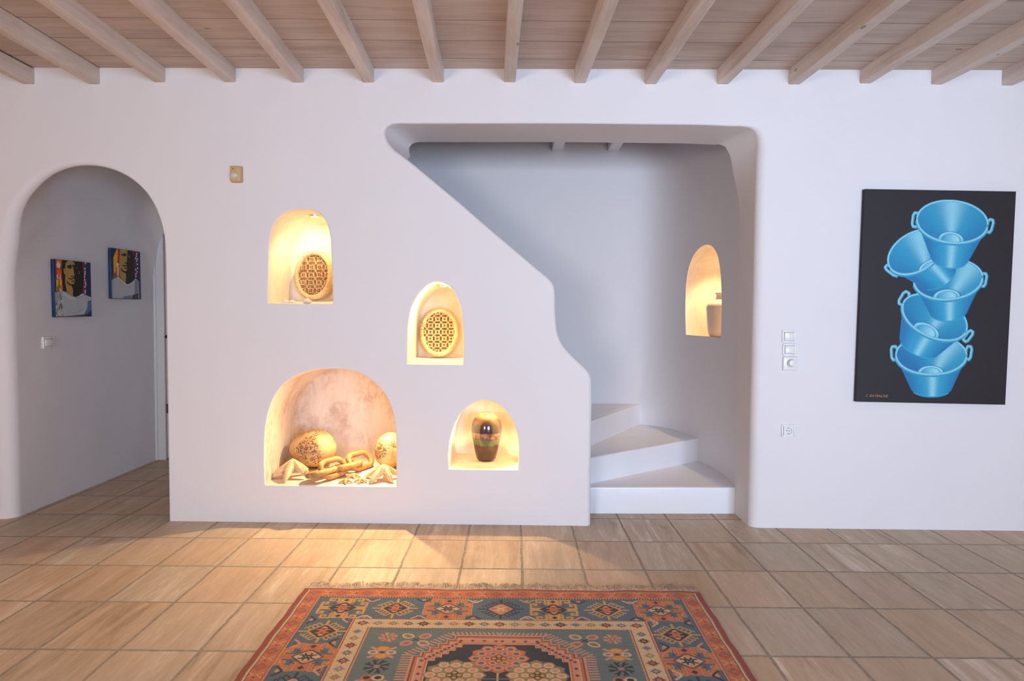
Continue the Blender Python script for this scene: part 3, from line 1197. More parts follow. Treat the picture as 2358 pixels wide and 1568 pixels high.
def outline(d):
    """half outline of the stepped medallion (right side), grown by d"""
    pts = [(0, .452), (.165, .452)]
    x, y = .165, .452
    n = 5
    for i in range(n):
        y += .030
        pts.append((x, y))
        x += .028
        pts.append((x, y))
    pts += [(x, y), (x, .90)]
    for i in range(n):
        pts.append((x, .90 + i * .03))
        x -= .028
        pts.append((x, .90 + i * .03))
    pts += [(x, 1.05), (0, 1.05)]
    P_ = np.array(pts)
    c = np.array([0, .75])
    q = P_ - c
    q[:, 0] *= 1 + d / .34
    q[:, 1] *= 1 + d / .30
    return q + c


def both(P_):
    r = [(MX + a, b) for a, b in P_]
    l = [(MX - a, b) for a, b in P_][::-1]
    return r + l


# comb strokes
core = catmull([(.0, .452), (.175, .452), (.335, .60), (.335, .90), (.175, 1.05), (0, 1.05)], .5)
spine = [(.0, .438), (.176, .438), (.322, .590), (.322, .92), (.176, 1.066), (0, 1.066)]
for a, b in zip(spine[:-1], spine[1:]):
    a, b = np.array(a), np.array(b)
    Ls = np.hypot(*(b - a))
    n = int(Ls / .0165)
    nrm = np.array([(b - a)[1], -(b - a)[0]]) / Ls
    if nrm @ (a - np.array([0, .75])) < 0:
        nrm = -nrm
    for i in range(n + 1):
        p = a + (b - a) * i / n
        e = p + nrm * .025 + np.array([.009, 0])
        for sx in (1, -1):
            rc.line([(MX + sx * p[0], p[1]), (MX + sx * e[0], e[1])], .0075, PINK)
rc.poly(both(outline(.018)), PINK)
rc.poly(both(outline(.008)), MAR)
rc.poly(both(outline(.002)), ORA)
rc.poly(both(outline(-.010)), CREAM)
rc.poly(both(outline(-.014)), PINK)
o1 = outline(-.028)
for i in range(len(o1) - 1):
    a, b = o1[i], o1[i + 1]
    Ls = np.hypot(*(b - a))
    for f in np.arange(.012, Ls, .045):
        p = a + (b - a) * f / Ls
        for sx in (1, -1):
            rc.poly([(MX + sx * p[0] - .009, p[1]), (MX + sx * p[0], p[1] - .009), (MX + sx * p[0] + .009, p[1]), (MX + sx * p[0], p[1] + .009)], MAR)
rc.poly(both(outline(-.042)), ORA)
rc.poly(both(outline(-.050)), CREAM)
rc.poly(both(outline(-.054)), NAVY)


def rosette(x, y, ring, core_, dots):
    for i in range(12):
        a = i * PI / 6
        px_, py_ = x + .088 * math.cos(a), y + .080 * math.sin(a)
        rc.poly([(px_ + .026 * math.cos(a + t), py_ + .024 * math.sin(a + t)) for t in (0, 1.2, 2.4, 3.9, 5.1)], core_)
    rc.ell(x, y, .088, .078, core_)
    for i in range(12):
        a = i * PI / 6
        rr = .085 if i % 2 == 0 else .074
        rc.ell(x + rr * math.cos(a), y + rr * .9 * math.sin(a), .019, .017, ring)
        rc.ell(x + rr * math.cos(a), y + rr * .9 * math.sin(a), .011, .0095, dots)
    for i in range(6):
        a = i * PI / 3
        rc.ell(x + .043 * math.cos(a), y + .038 * math.sin(a), .015, .013, ring)
        rc.ell(x + .043 * math.cos(a), y + .038 * math.sin(a), .008, .007, dots)
    for sx, sy in ((1, 0), (-1, 0), (0, 1), (0, -1)):
        rc.ell(x + sx * .018, y + sy * .016, .013, .0115, BLK)
        rc.ell(x + sx * .018, y + sy * .016, .0085, .007, YEL)


rc.line([(MX, .62), (MX, 1.2)], .006, CREAM)
rc.line([(MX - .24, .745), (MX + .24, .745)], .006, GREY)
for sx in (-1, 1):
    for f in (.05, .1):
        rc.line([(MX + sx * f, .72), (MX + sx * (f + .02), .745), (MX + sx * f, .77)], .005, CREAM)
rosette(MX + .002, .608, PINK, ORA, BLUE)
rosette(MX - .152, .722, CREAM, OLV, PINK)
rosette(MX + .140, .722, CREAM, OLV, PINK)
rosette(MX, .86, PINK, ORA, BLUE)
rosette(MX - .15, .97, PINK, ORA, BLUE)
rosette(MX + .15, .97, PINK, ORA, BLUE)

colr = rc.down()
ny, nx = colr.shape[:2]
fine = list(range(0, int(.86 / .0025)))
coarse = list(range(fine[-1] + 1, ny, 4))
rows_i = fine + coarse
tt = np.array([(j + .5) * .0025 for j in rows_i])
Cc = colr[rows_i]
# the hidden near half mirrors the far half
tt = np.concatenate([tt, (RL - tt)[::-1][::4]])
Cc = np.concatenate([Cc, Cc[::-1][::4]])
sx = (np.arange(nx) + .5) * .0025
wav = .0015 * np.sin(tt * 9) + .0015 * np.sin(tt * 23 + 1) + .001 * np.sin(tt * 51)
Pp = np.zeros((len(tt), nx, 3))
edge = (np.abs(sx / RW * 2 - 1) ** 6)[None, :]
Pp[:, :, 0] = sx[None, :] + wav[:, None] * edge
wt = .004 * np.sin(sx * 11) + .003 * np.sin(sx * 27 + 2)
Pp[:, :, 1] = -(tt[:, None] + wt[None, :] * np.exp(-tt / .08)[:, None])
Pp[:, :, 2] = .009 + .0008 * np.sin(sx * 14)[None, :] * np.sin(tt * 11)[:, None]
# roll the border down to the floor
Pp[0, :, 2] = Pp[-1, :, 2] = .0015
Pp[:, 0, 2] = Pp[:, -1, 2] = .0015
Pp[1, :, 1] = Pp[0, :, 1]
RROT = R(-.25)
rug = thing('area_rug', 'knotted wool rug in blue and rust with a stepped medallion, lying on the tiles', 'rug', (-.948, 3.003, 0), (0, 0, RROT))
grid_mesh('pile', Pp, Cc, M['rug'], rug)
# fringe: bunched yarn along the far end
V, Fc = [], []
rf = random.Random(3)
s = .004
while s < RW - .004:
    cl = math.sin(s * 31) + .7 * math.sin(s * 77 + 1.3) + .5 * math.sin(s * 15 + 2)
    Lf = .082 + .014 * cl * .5 + rf.uniform(-.012, .012)
    if rf.random() < .05:
        Lf *= .55
    lean = .020 * math.sin(s * 42 + 1) + .014 * math.sin(s * 93) + rf.uniform(-.010, .010)
    z0 = .0065
    w = .0015
    pts = []
    hump = rf.uniform(.002, .011)
    for k in range(6):
        f = k / 5
        pts.append(Vector((s + lean * f * f + .002 * math.sin(f * 9 + s * 100), -wt[min(nx - 1, int(s / .0025))] - .002 + Lf * f, z0 * (1 - f) + .002 + hump * math.sin(PI * min(1, f * 1.1)) * .8)))
    b0 = len(V)
    for k, p in enumerate(pts):
        ww = w * (1 - .35 * k / 5)
        for a in (0, 2.1, 4.2):
            V.append((p.x + ww * math.cos(a), p.y, p.z + ww * math.sin(a)))
    for k in range(5):
        for j in range(3):
            Fc.append((b0 + k * 3 + j, b0 + k * 3 + (j + 1) % 3, b0 + k * 3 + 3 + (j + 1) % 3, b0 + k * 3 + 3 + j))
    s += rf.uniform(.0016, .0030)
fr = obj('fringe', (V, Fc), M['wool'], rug, ang=180, recalc=False)
fr['label'] = 'pale twisted wool fringe'
fr['kind'] = 'stuff'


# ------------------------------------------------------------------ the big painting of stacked tubs
PTL, PTR, PBL, PBR = [on_wall(*p, -.03) for p in ((1988, 435), (2334, 441), (1974, 925), (2320, 932))]
PWID = ((PTR - PTL).length + (PBR - PBL).length) / 2
PHEI = ((PTL - PBL).length + (PTR - PBR).length) / 2
pc = (PTL + PTR + PBL + PBR) / 4
dv = (PTR - PTL) + (PBR - PBL)
roll = math.atan2(-dv.z, dv.x)
pa_ = Canvas(0, 0, 1003, 1423, 1.45)          # in units of the zoomed photograph, top-left of the canvas = (112, 73)


def q2(x, y):                                   # crop position -> canvas position (removes the lean)
    f = (y - 73) / 1422
    return (x - 112 + 42 * f - 0, y - 73 - 17 * (x - 112) / 1003)


nz = RNG.normal(0, 1, pa_.c.shape[:2])
pa_.c[:] = L3(34, 27, 33) * (1 + .26 * nz[..., None]).clip(.4, 2)
TB, TL, TD, TW = L3(40, 164, 206), L3(158, 226, 240), L3(14, 108, 172), L3(160, 222, 244)


def mixc(a, b, t):
    t = np.clip(t, 0, 1)[..., None]
    return a * (1 - t) + b * t


def ellpts(c, a, b, ang, n=72):
    ca, sa = math.cos(ang), math.sin(ang)
    return [(c[0] + a * math.cos(t) * ca - b * math.sin(t) * sa, c[1] + a * math.cos(t) * sa + b * math.sin(t) * ca) for t in np.linspace(0, 2 * PI, n, endpoint=False)]


def hull(P_):
    P_ = sorted(set((round(a, 3), round(b, 3)) for a, b in P_))

    def half(Q):
        h = []
        for p in Q:
            while len(h) > 1 and (h[-1][0] - h[-2][0]) * (p[1] - h[-2][1]) - (h[-1][1] - h[-2][1]) * (p[0] - h[-2][0]) <= 0:
                h.pop()
            h.append(p)
        return h
    a, b = half(P_), half(P_[::-1])
    return a[:-1] + b[:-1]


def tub(c, a, b, ang, c2, a2, b2, cb, ab, bb, hl=None, hr=None, hi=.1, hi2=.0):
    """rim ellipse, bottom ellipse, base ring inside; hl / hr: handle centre, half sizes and turn"""
    c, c2, cb = q2(*c), q2(*c2), q2(cb[0], cb[1] + 10)
    for hd in (hl, hr):
        if hd:
            (hx, hy), hw, hh, ha = hd
            hx, hy = q2(hx + (9 if hd is hl else -9), hy)
            ca, sa = math.cos(ha), math.sin(ha)
            P0 = [(hx + u * hw * ca - v * hh * sa, hy + u * hw * sa + v * hh * ca) for u, v in ((-.55, -1), (.55, -1), (1, -.6), (1, .6), (.55, 1), (-.55, 1), (-1, .6), (-1, -.6))]
            pa_.line(P0, 21, TB * .95, True)
            pa_.line([(x - 2, y - 2) for x, y in P0], 12, TL * .85, True)
    # body, shaded across its width as the painter did
    body = np.array(hull(ellpts(c, a, b, ang) + ellpts(c2, a2, b2, ang)))
    q = pa_.win(body[:, 0].min(), body[:, 1].min(), body[:, 0].max(), body[:, 1].max())
    sl, X, Y = q
    m = inside(body, np.column_stack([X.ravel(), Y.ravel()])).reshape(X.shape)
    ca, sa = math.cos(ang), math.sin(ang)
    U = ((X - c[0]) * ca + (Y - c[1]) * sa) / a
    V = (-(X - c[0]) * sa + (Y - c[1]) * ca)
    ax = ((c2[0] - c[0]) * ca + (c2[1] - c[1]) * sa)
    hgt = max(1, -(c2[0] - c[0]) * sa + (c2[1] - c[1]) * ca)
    sh = (U * a - ax * np.clip(V / hgt, 0, 1.4)) / (a * (1 - .30 * np.clip(V / hgt, 0, 1.2)))
    colb = mixc(TB * np.ones_like(X)[..., None], TL, .85 * np.exp(-((sh - hi) / .16) ** 2))
    colb = mixc(colb, TD, .75 * np.clip((np.abs(sh - .05) - .35) / .5, 0, 1))
    pa_.paint(sl, m, colb)
    pa_.line(ellpts(c2, a2, b2, ang)[7:30], 8, TB * 1.05)
    # inside
    E_ = np.array(ellpts(c, a, b, ang))
    q = pa_.win(E_[:, 0].min(), E_[:, 1].min(), E_[:, 0].max(), E_[:, 1].max())
    sl, X, Y = q
    U = ((X - c[0]) * ca + (Y - c[1]) * sa) / a
    V = (-(X - c[0]) * sa + (Y - c[1]) * ca) / b
    m = U ** 2 + V ** 2 <= 1
    th = np.arctan2(X - cb[0], -(Y - cb[1] - bb))
    coli = mixc(TB * .92 * np.ones_like(X)[..., None], TL, .8 * np.exp(-((th - hi2) / .26) ** 2))
    coli = mixc(coli, TD, .8 * np.clip((np.abs(th - hi2) - .55) / .8, 0, 1))
    pa_.paint(sl, m, coli)
    Ub = ((X - cb[0]) * ca + (Y - cb[1]) * sa) / ab
    Vb = (-(X - cb[0]) * sa + (Y - cb[1]) * ca) / bb
    rb2 = Ub ** 2 + Vb ** 2
    pa_.paint(sl, m & (rb2 <= 1), TD * 1.15)
    pa_.paint(sl, m & (rb2 <= .86), mixc(TL * np.ones_like(X)[..., None], TB, np.clip(Vb * .8 + .4, 0, 1)))
    pa_.paint(sl, m & (rb2 <= .52), TB)
    pa_.paint(sl, m & (rb2 <= .42), mixc(TL * np.ones_like(X)[..., None], TB, np.clip(.35 - Ub, 0, 1)))
    # rolled rim, thick at the front
    pa_.line(ellpts(c, a, b, ang), 15, TB * 1.1, True)
    pa_.line(ellpts((c[0], c[1] + 5), a + 1, b + 2, ang)[2:35], 23, TB * .95)
    pa_.line(ellpts((c[0], c[1] + 1), a, b, ang)[1:36], 12, TL * .9)
    pa_.line(ellpts(c, a, b, ang)[36:73], 8, TL)


tub((571, 1180), 236, 130, .0, (575, 1396), 140, 66, (570, 1290), 92, 52, ((316, 1168), 20, 45, -.12), ((830, 1165), 18, 44, .1), .05, .45)
tub((590, 925), 232, 132, .42, (492, 1112), 146, 72, (535, 1010), 98, 54, ((375, 800), 22, 46, .5), ((826, 1052), 17, 40, .6), .1, .5)
tub((676, 672), 228, 134, -.09, (682, 886), 126, 66, (668, 780), 96, 54, None, ((920, 676), 18, 42, .12), .05, .5)
tub((455, 490), 196, 128, -.55, (610, 652), 128, 74, (552, 590), 88, 56, ((290, 615), 17, 48, -.95), None, .15, -.3)
tub((697, 290), 236, 138, .10, (684, 528), 128, 70, (690, 398), 90, 54, ((444, 278), 19, 46, .08), ((955, 318), 18, 42, .22), .05, 0)
pcol = pa_.down()
ny, nx = pcol.shape[:2]
gx = (np.arange(nx) + .5) / nx * PWID - PWID / 2
gy = PHEI / 2 - (np.arange(ny) + .5) / ny * PHEI
Pp = np.zeros((ny, nx, 3))
Pp[..., 0], Pp[..., 2] = gx[None, :], gy[:, None]
Pp[..., 1] = -.0005
Pp[0, :, 2], Pp[-1, :, 2] = PHEI / 2, -PHEI / 2
Pp[:, 0, 0], Pp[:, -1, 0] = -PWID / 2, PWID / 2
WROT = math.atan(WS)
big = thing('painting', 'tall canvas of five stacked blue tubs on black, hung on the right of the wall', 'painting', tuple(pc), (0, roll, WROT))
grid_mesh('canvas', Pp, pcol, M['canvas'], big)
obj('stretcher', box((-PWID / 2, .0, -PHEI / 2), (PWID / 2, .0285, PHEI / 2), .003), M['canvas_edge'], big, ang=35)['label'] = 'dark canvas wrapped edge'
tx = bpy.data.curves.new('signature', 'FONT')
tx.body = 'C. BATBALINE'
tx.size = .021
tx.extrude = .0004
tx.shear = .25
_tmp = bpy.data.objects.new('signature_text', tx)
COL.objects.link(_tmp)
bpy.context.view_layer.update()
_me = bpy.data.meshes.new_from_object(_tmp.evaluated_get(bpy.context.evaluated_depsgraph_get()))
bpy.data.objects.remove(_tmp)
_me.materials.clear()
so = link('signature', _me, M['signature'])
so.parent = big
so.location = (-PWID / 2 + .052, -.0012, -PHEI / 2 + .030)
so.rotation_euler = (PI / 2, 0, 0)
so['label'] = 'small ochre signature'


# ------------------------------------------------------------------ two small portraits in the passage
def portrait(px, quad, draw, label):
    """px: the four front corners in the photograph; quad: the same corners in the zoomed view the drawing was read from"""
    f = [on_x(*p, JAMB_X + .025) for p in px]
    c = sum(f, Vector()) / 4
    w = ((f[1] - f[0]).length + (f[2] - f[3]).length) / 2
    h = ((f[3] - f[0]).length + (f[2] - f[1]).length) / 2
    up = math.atan2((f[1] - f[0]).z + (f[2] - f[3]).z, (f[1] - f[0]).y + (f[2] - f[3]).y)
    cv = Canvas(0, 0, 660, 660 * h / w, 2.2)
    hh = 660 * h / w

    def m(p):
        u = (p[0] - quad[0][0]) / (quad[1][0] - quad[0][0])
        t = quad[0][1] + (quad[1][1] - quad[0][1]) * u
        b = quad[3][1] + (quad[2][1] - quad[3][1]) * u
        return (u * 660, (p[1] - t) / (b - t) * hh)
    sc = 660 / (quad[1][0] - quad[0][0])
    draw(cv, lambda P_, col: cv.poly([m(p) for p in P_], col), lambda P_, w_, col: cv.line([m(p) for p in P_], w_ * sc, col), lambda x, y, a, b, col: cv.ell(*m((x, y)), a * sc, b * 1.0, col))
    cc = cv.down()
    n_y, n_x = cc.shape[:2]
    cc = cc * (1 + .05 * RNG.normal(0, 1, (n_y, n_x, 1)))
    Q = np.zeros((n_y, n_x, 3))
    Q[..., 0] = (np.linspace(-w / 2, w / 2, n_x))[None, :]
    Q[..., 2] = (np.linspace(h / 2, -h / 2, n_y))[:, None]
    Q[..., 1] = -.0005
    o = thing('painting', label, 'painting', (JAMB_X + .025, c.y, c.z), (0, -up, PI / 2))
    grid_mesh('canvas', Q, cc.clip(0, 1), M['oil'], o)
    obj('stretcher', box((-w / 2, 0, -h / 2), (w / 2, .0245, h / 2), .003), M['edge_blue'], o, ang=35)['label'] = 'blue painted canvas edge'
    return o


TAN, NB, INK = L3(196, 154, 78), L3(30, 34, 88), L3(16, 14, 16)
ORG, YL, RD_, WH, SH = L3(246, 100, 30), L3(246, 186, 30), L3(196, 40, 44), L3(244, 226, 214), L3(198, 198, 200)
STB = L3(66, 104, 150)


def p1(cv, poly, line, ell):
    cv.c[:] = NB
    poly([(305, 300), (440, 290), (420, 880), (300, 860)], L3(196, 110, 60))
    poly([(305, 640), (345, 640), (340, 800), (318, 880), (300, 860)], YL)
    poly([(345, 650), (385, 640), (400, 700), (380, 850), (355, 760)], YL)
    poly([(310, 400), (345, 310), (400, 420), (375, 460), (320, 440)], YL)
    poly([(305, 790), (350, 760), (370, 900), (305, 900)], L3(140, 130, 50))
    ell(362, 520, 48, 90, RD_)
    ell(360, 520, 38, 72, ORG)
    ell(352, 405, 28, 40, WH)
    ell(352, 610, 34, 34, WH)
    ell(355, 600, 20, 24, ORG)
    ell(400, 320, 30, 34, ORG)
    ell(378, 840, 20, 24, WH)
    line([(310, 640), (360, 660), (350, 740), (390, 850)], 12, RD_)
    line([(318, 450), (340, 470), (390, 450)], 10, RD_)
    poly([(410, 300), (800, 330), (780, 900), (640, 980), (480, 900), (415, 860), (400, 480)], INK)
    poly([(432, 470), (455, 455), (470, 560), (455, 570), (440, 545)], TAN)
    poly([(470, 370), (510, 325), (580, 320), (632, 362), (640, 398), (603, 424), (618, 520), (628, 588), (612, 606), (630, 640), (622, 662), (632, 684), (610, 748), (560, 748), (592, 830), (588, 962), (530, 925), (480, 870), (456, 690), (466, 560), (466, 440)], TAN)
    line([(495, 436), (520, 412), (560, 404), (640, 402)], 13, INK)
    ell(545, 438, 36, 18, INK)
    line([(500, 432), (600, 428)], 8, INK)
    ell(548, 440, 10, 10, L3(60, 70, 80))
    line([(562, 606), (600, 600), (622, 612)], 12, INK)
    line([(526, 638), (572, 652), (605, 634), (628, 640)], 14, INK)
    line([(572, 690), (620, 692)], 14, INK)
    line([(490, 700), (520, 738), (560, 756), (615, 752)], 18, INK)
    for x, y in ((672, 450), (720, 520), (715, 545), (640, 330)):
        ell(x, y, 10, 14, L3(110, 100, 60))
    poly([(778, 340), (815, 345), (812, 905), (770, 900), (800, 620)], L3(150, 36, 70))
    poly([(812, 345), (855, 350), (845, 930), (812, 905)], L3(58, 52, 110))
    for x, y in ((838, 362), (825, 465), (826, 520), (822, 560), (812, 608), (818, 664), (826, 712), (834, 748), (815, 790), (820, 860), (816, 898)):
        ell(x, y, 12, 13, WH)
    poly([(278, 890), (400, 866), (470, 882), (560, 950), (640, 975), (700, 950), (765, 905), (830, 940), (930, 975), (935, 1040), (870, 1060), (850, 1200), (790, 1290), (420, 1322), (285, 1328)], SH)
    poly([(278, 890), (390, 870), (360, 1000), (390, 1200), (410, 1325), (285, 1328)], L3(168, 170, 172))
    for k in range(26):
        ell(290 + 110 * rf.random(), 930 + 380 * rf.random(), 6 + 10 * rf.random(), 10 + 16 * rf.random(), L3(120, 118, 116) if k % 2 else L3(216, 214, 208))
    poly([(860, 1050), (935, 1030), (925, 1210), (850, 1290), (780, 1290), (850, 1180)], L3(84, 124, 168))
    line([(420, 900), (520, 980), (640, 1010), (780, 925)], 16, L3(222, 222, 222))
    line([(520, 1240), (640, 1275), (760, 1190)], 8, L3(168, 170, 176))
    line([(640, 1000), (760, 960), (800, 930)], 8, L3(150, 152, 158))
    line([(285, 1330), (780, 1318), (860, 1280)], 14, L3(70, 66, 66))
    line([(300, 1338), (860, 1330)], 10, L3(190, 130, 90))


def p2(cv, poly, line, ell):
    cv.c[:] = NB
    poly([(1305, 90), (1390, 100), (1350, 300), (1310, 600), (1300, 640)], L3(22, 30, 70))
    poly([(1400, 120), (1440, 100), (1425, 560), (1345, 600), (1345, 260)], YL)
    poly([(1380, 440), (1440, 420), (1440, 590), (1385, 610)], ORG)
    poly([(1425, 95), (1460, 100), (1450, 380), (1410, 400)], RD_)
    ell(1415, 385, 22, 18, WH)
    ell(1418, 500, 12, 70, WH)
    poly([(1320, 600), (1380, 500), (1385, 620), (1320, 650)], L3(120, 100, 60))
    poly([(1590, 110), (1740, 140), (1720, 640), (1600, 760), (1540, 720), (1560, 300)], INK)
    poly([(1465, 105), (1592, 120), (1590, 220), (1578, 300), (1580, 345), (1565, 362), (1582, 400), (1574, 425), (1582, 460), (1560, 515), (1530, 520), (1562, 560), (1548, 720), (1500, 690), (1450, 600), (1440, 480), (1450, 300)], TAN)
    line([(1480, 215), (1520, 196), (1580, 200)], 12, INK)
    ell(1535, 216, 34, 17, INK)
    ell(1620, 240, 10, 12, L3(150, 140, 110))
    line([(1540, 360), (1572, 352)], 12, INK)
    line([(1505, 402), (1540, 410), (1576, 402)], 14, INK)
    line([(1535, 450), (1575, 452)], 13, INK)
    line([(1475, 470), (1505, 510), (1560, 520)], 16, INK)
    poly([(1690, 130), (1715, 140), (1702, 230)], RD_)
    poly([(1735, 150), (1765, 150), (1750, 620), (1712, 640), (1720, 300)], L3(100, 40, 90))
    for x, y in ((1765, 190), (1760, 232), (1775, 285), (1742, 270), (1762, 320), (1770, 380), (1775, 450), (1740, 478), (1765, 518), (1742, 555), (1738, 600)):
        ell(x, y, 11, 12, WH)
    poly([(1285, 690), (1330, 650), (1425, 596), (1500, 690), (1580, 742), (1650, 720), (1730, 636), (1795, 690), (1795, 1000), (1290, 1000), (1270, 850)], SH)
    poly([(1285, 690), (1340, 650), (1330, 990), (1290, 990), (1275, 850)], L3(176, 178, 182))
    poly([(1720, 650), (1790, 690), (1780, 980), (1700, 960)], L3(140, 146, 154))
    poly([(1500, 960), (1640, 940), (1660, 1000), (1500, 1000)], L3(110, 136, 168))
    poly([(1660, 940), (1780, 900), (1780, 1010), (1660, 1010)], L3(60, 62, 70))
    line([(1430, 620), (1500, 700), (1580, 762), (1700, 700)], 14, L3(220, 220, 220))
    line([(1300, 1000), (1640, 1010)], 14, L3(92, 90, 80))


portrait([(126, 597), (209.5, 604.6), (209.5, 729), (126, 730)], [(275, 290), (935, 350), (935, 1325), (275, 1335)], p1, 'small oil portrait with flowing black hair, the one nearer the light switch in the passage')
portrait([(256.5, 571), (323.5, 580), (323.5, 689.5), (256.5, 687.5)], [(1305, 85), (1830, 155), (1830, 1015), (1305, 1000)], p2, 'small oil portrait hung higher, the one nearer the passage end')
# ------------------------------------------------------------------ materials of the small things
def clay(name, a, b, c, scale=24):
    t = NT(name)
    v = t.coord()
    t.set('Base Color', t.ramp(t.noise(v, scale, 6, .65), [(.3, a), (.52, b), (.72, c)])).set('Roughness', .85)
    t.bump(t.noise(v, 70, 6, .7), .8, .008)
    return t.m


M['clay_rim'] = clay('pale_carved_stone', S(200, 166, 118), S(222, 192, 148), S(234, 212, 174))
M['clay'] = clay('ochre_carved_stone', S(184, 140, 92), S(208, 168, 118), S(224, 190, 142))
M['shell'] = clay('white_shell', S(236, 224, 200), S(246, 238, 220), S(252, 248, 236), 40)
M['starfish'] = clay('dried_starfish_skin', S(214, 176, 132), S(232, 200, 160), S(242, 218, 184), 50)
M['starfish_small'] = clay('tan_starfish_skin', S(196, 148, 106), S(214, 168, 122), S(226, 184, 138), 50)
M['link_wood'] = None
t = NT('worn_wooden_chain')
v = t.coord((1, 1, 1))
f = t.noise(v, 26, 5, .65, .5)
t.set('Base Color', t.ramp(f, [(.28, S(132, 94, 54)), (.5, S(172, 132, 82)), (.72, S(198, 164, 114))])).set('Roughness', .6)
t.bump(f, .3, .004)
M['link_wood'] = t.m


def ball_mat(name, seed):
    t = NT(name)
    v = t.coord((1, 1, 1), loc=(seed, seed * 2, 0))
    base = t.ramp(t.noise(v, 7, 4, .6), [(.3, S(176, 136, 84)), (.5, S(200, 166, 116)), (.72, S(216, 192, 150))])
    vo = t.n('ShaderNodeTexVoronoi', {'Vector': v, 'Scale': 115.0, 'Randomness': 1.0})
    patch = t.noise(v, 6.0, 3, .6)
    size = t.n('ShaderNodeMapRange', {'Value': patch, 'From Min': .40, 'From Max': .62, 'To Min': .18, 'To Max': .92}).outputs[0]
    rr = t.n('ShaderNodeSeparateColor', {'Color': vo.outputs['Color']}).outputs[0]
    dist = t.math('ADD', vo.outputs['Distance'], t.math('MULTIPLY', t.noise(v, 90, 3), .55))
    sp = t.math('LESS_THAN', dist, t.math('MULTIPLY', size, t.math('ADD', .35, rr)))
    smear = t.n('ShaderNodeMapRange', {'Value': t.noise(v, 9, 5, .7), 'From Min': .50, 'From Max': .68, 'To Min': .0, 'To Max': .75}).outputs[0]
    c = t.mix(smear, base, S(150, 112, 84))
    t.set('Base Color', t.mix(t.math('MULTIPLY', sp, .85), c, S(70, 44, 34))).set('Roughness', .5)
    return t.m


M['ball_a'] = ball_mat('speckled_gourd_skin', 1.7)
M['ball_b'] = ball_mat('mottled_gourd_skin', 5.3)

VH = .292
t = NT('banded_brown_glaze')
v = t.coord()
sx = t.n('ShaderNodeSeparateXYZ', {'Vector': v})
zz = t.math('DIVIDE', t.math('ADD', sx.outputs['Z'], t.math('MULTIPLY', t.math('SUBTRACT', t.noise(v, 26, 4), .5), .016)), VH)
cr = t.ramp(zz, [(0, S(70, 48, 34)), (.17, S(66, 46, 34)), (.26, S(84, 54, 40)), (.345, S(72, 46, 40)), (.352, S(84, 98, 62)), (.475, S(94, 106, 68)), (.482, S(46, 34, 34)),
                 (.50, S(150, 108, 92)), (.60, S(164, 122, 104)), (.62, S(48, 40, 48)), (.78, S(60, 46, 48)), (.86, S(100, 68, 46)), (1, S(120, 80, 50))])
pk = t.ramp(t.noise(v, 42, 4), [(.42, (0, 0, 0, 1)), (.6, (1, 1, 1, 1))])
zone = t.math('MULTIPLY', t.math('GREATER_THAN', zz, .49), t.math('LESS_THAN', zz, .62))
t.set('Base Color', t.mix(t.math('MULTIPLY', zone, t.math('MULTIPLY', pk, .8)), cr, S(72, 44, 44))).set('Roughness', .14)
t.set('Coat Weight', .5)
t.bump(t.noise(v, 40, 3), .06, .004)
M['vase_brown'] = t.m
M['vase_white'] = plain('cream_glazed_stoneware', S(228, 208, 192), .22, var=.04, scale=14)
M['vase_dark'] = plain('dark_vase_inside', S(40, 28, 22), .8)

WALLROT = math.atan(WS)


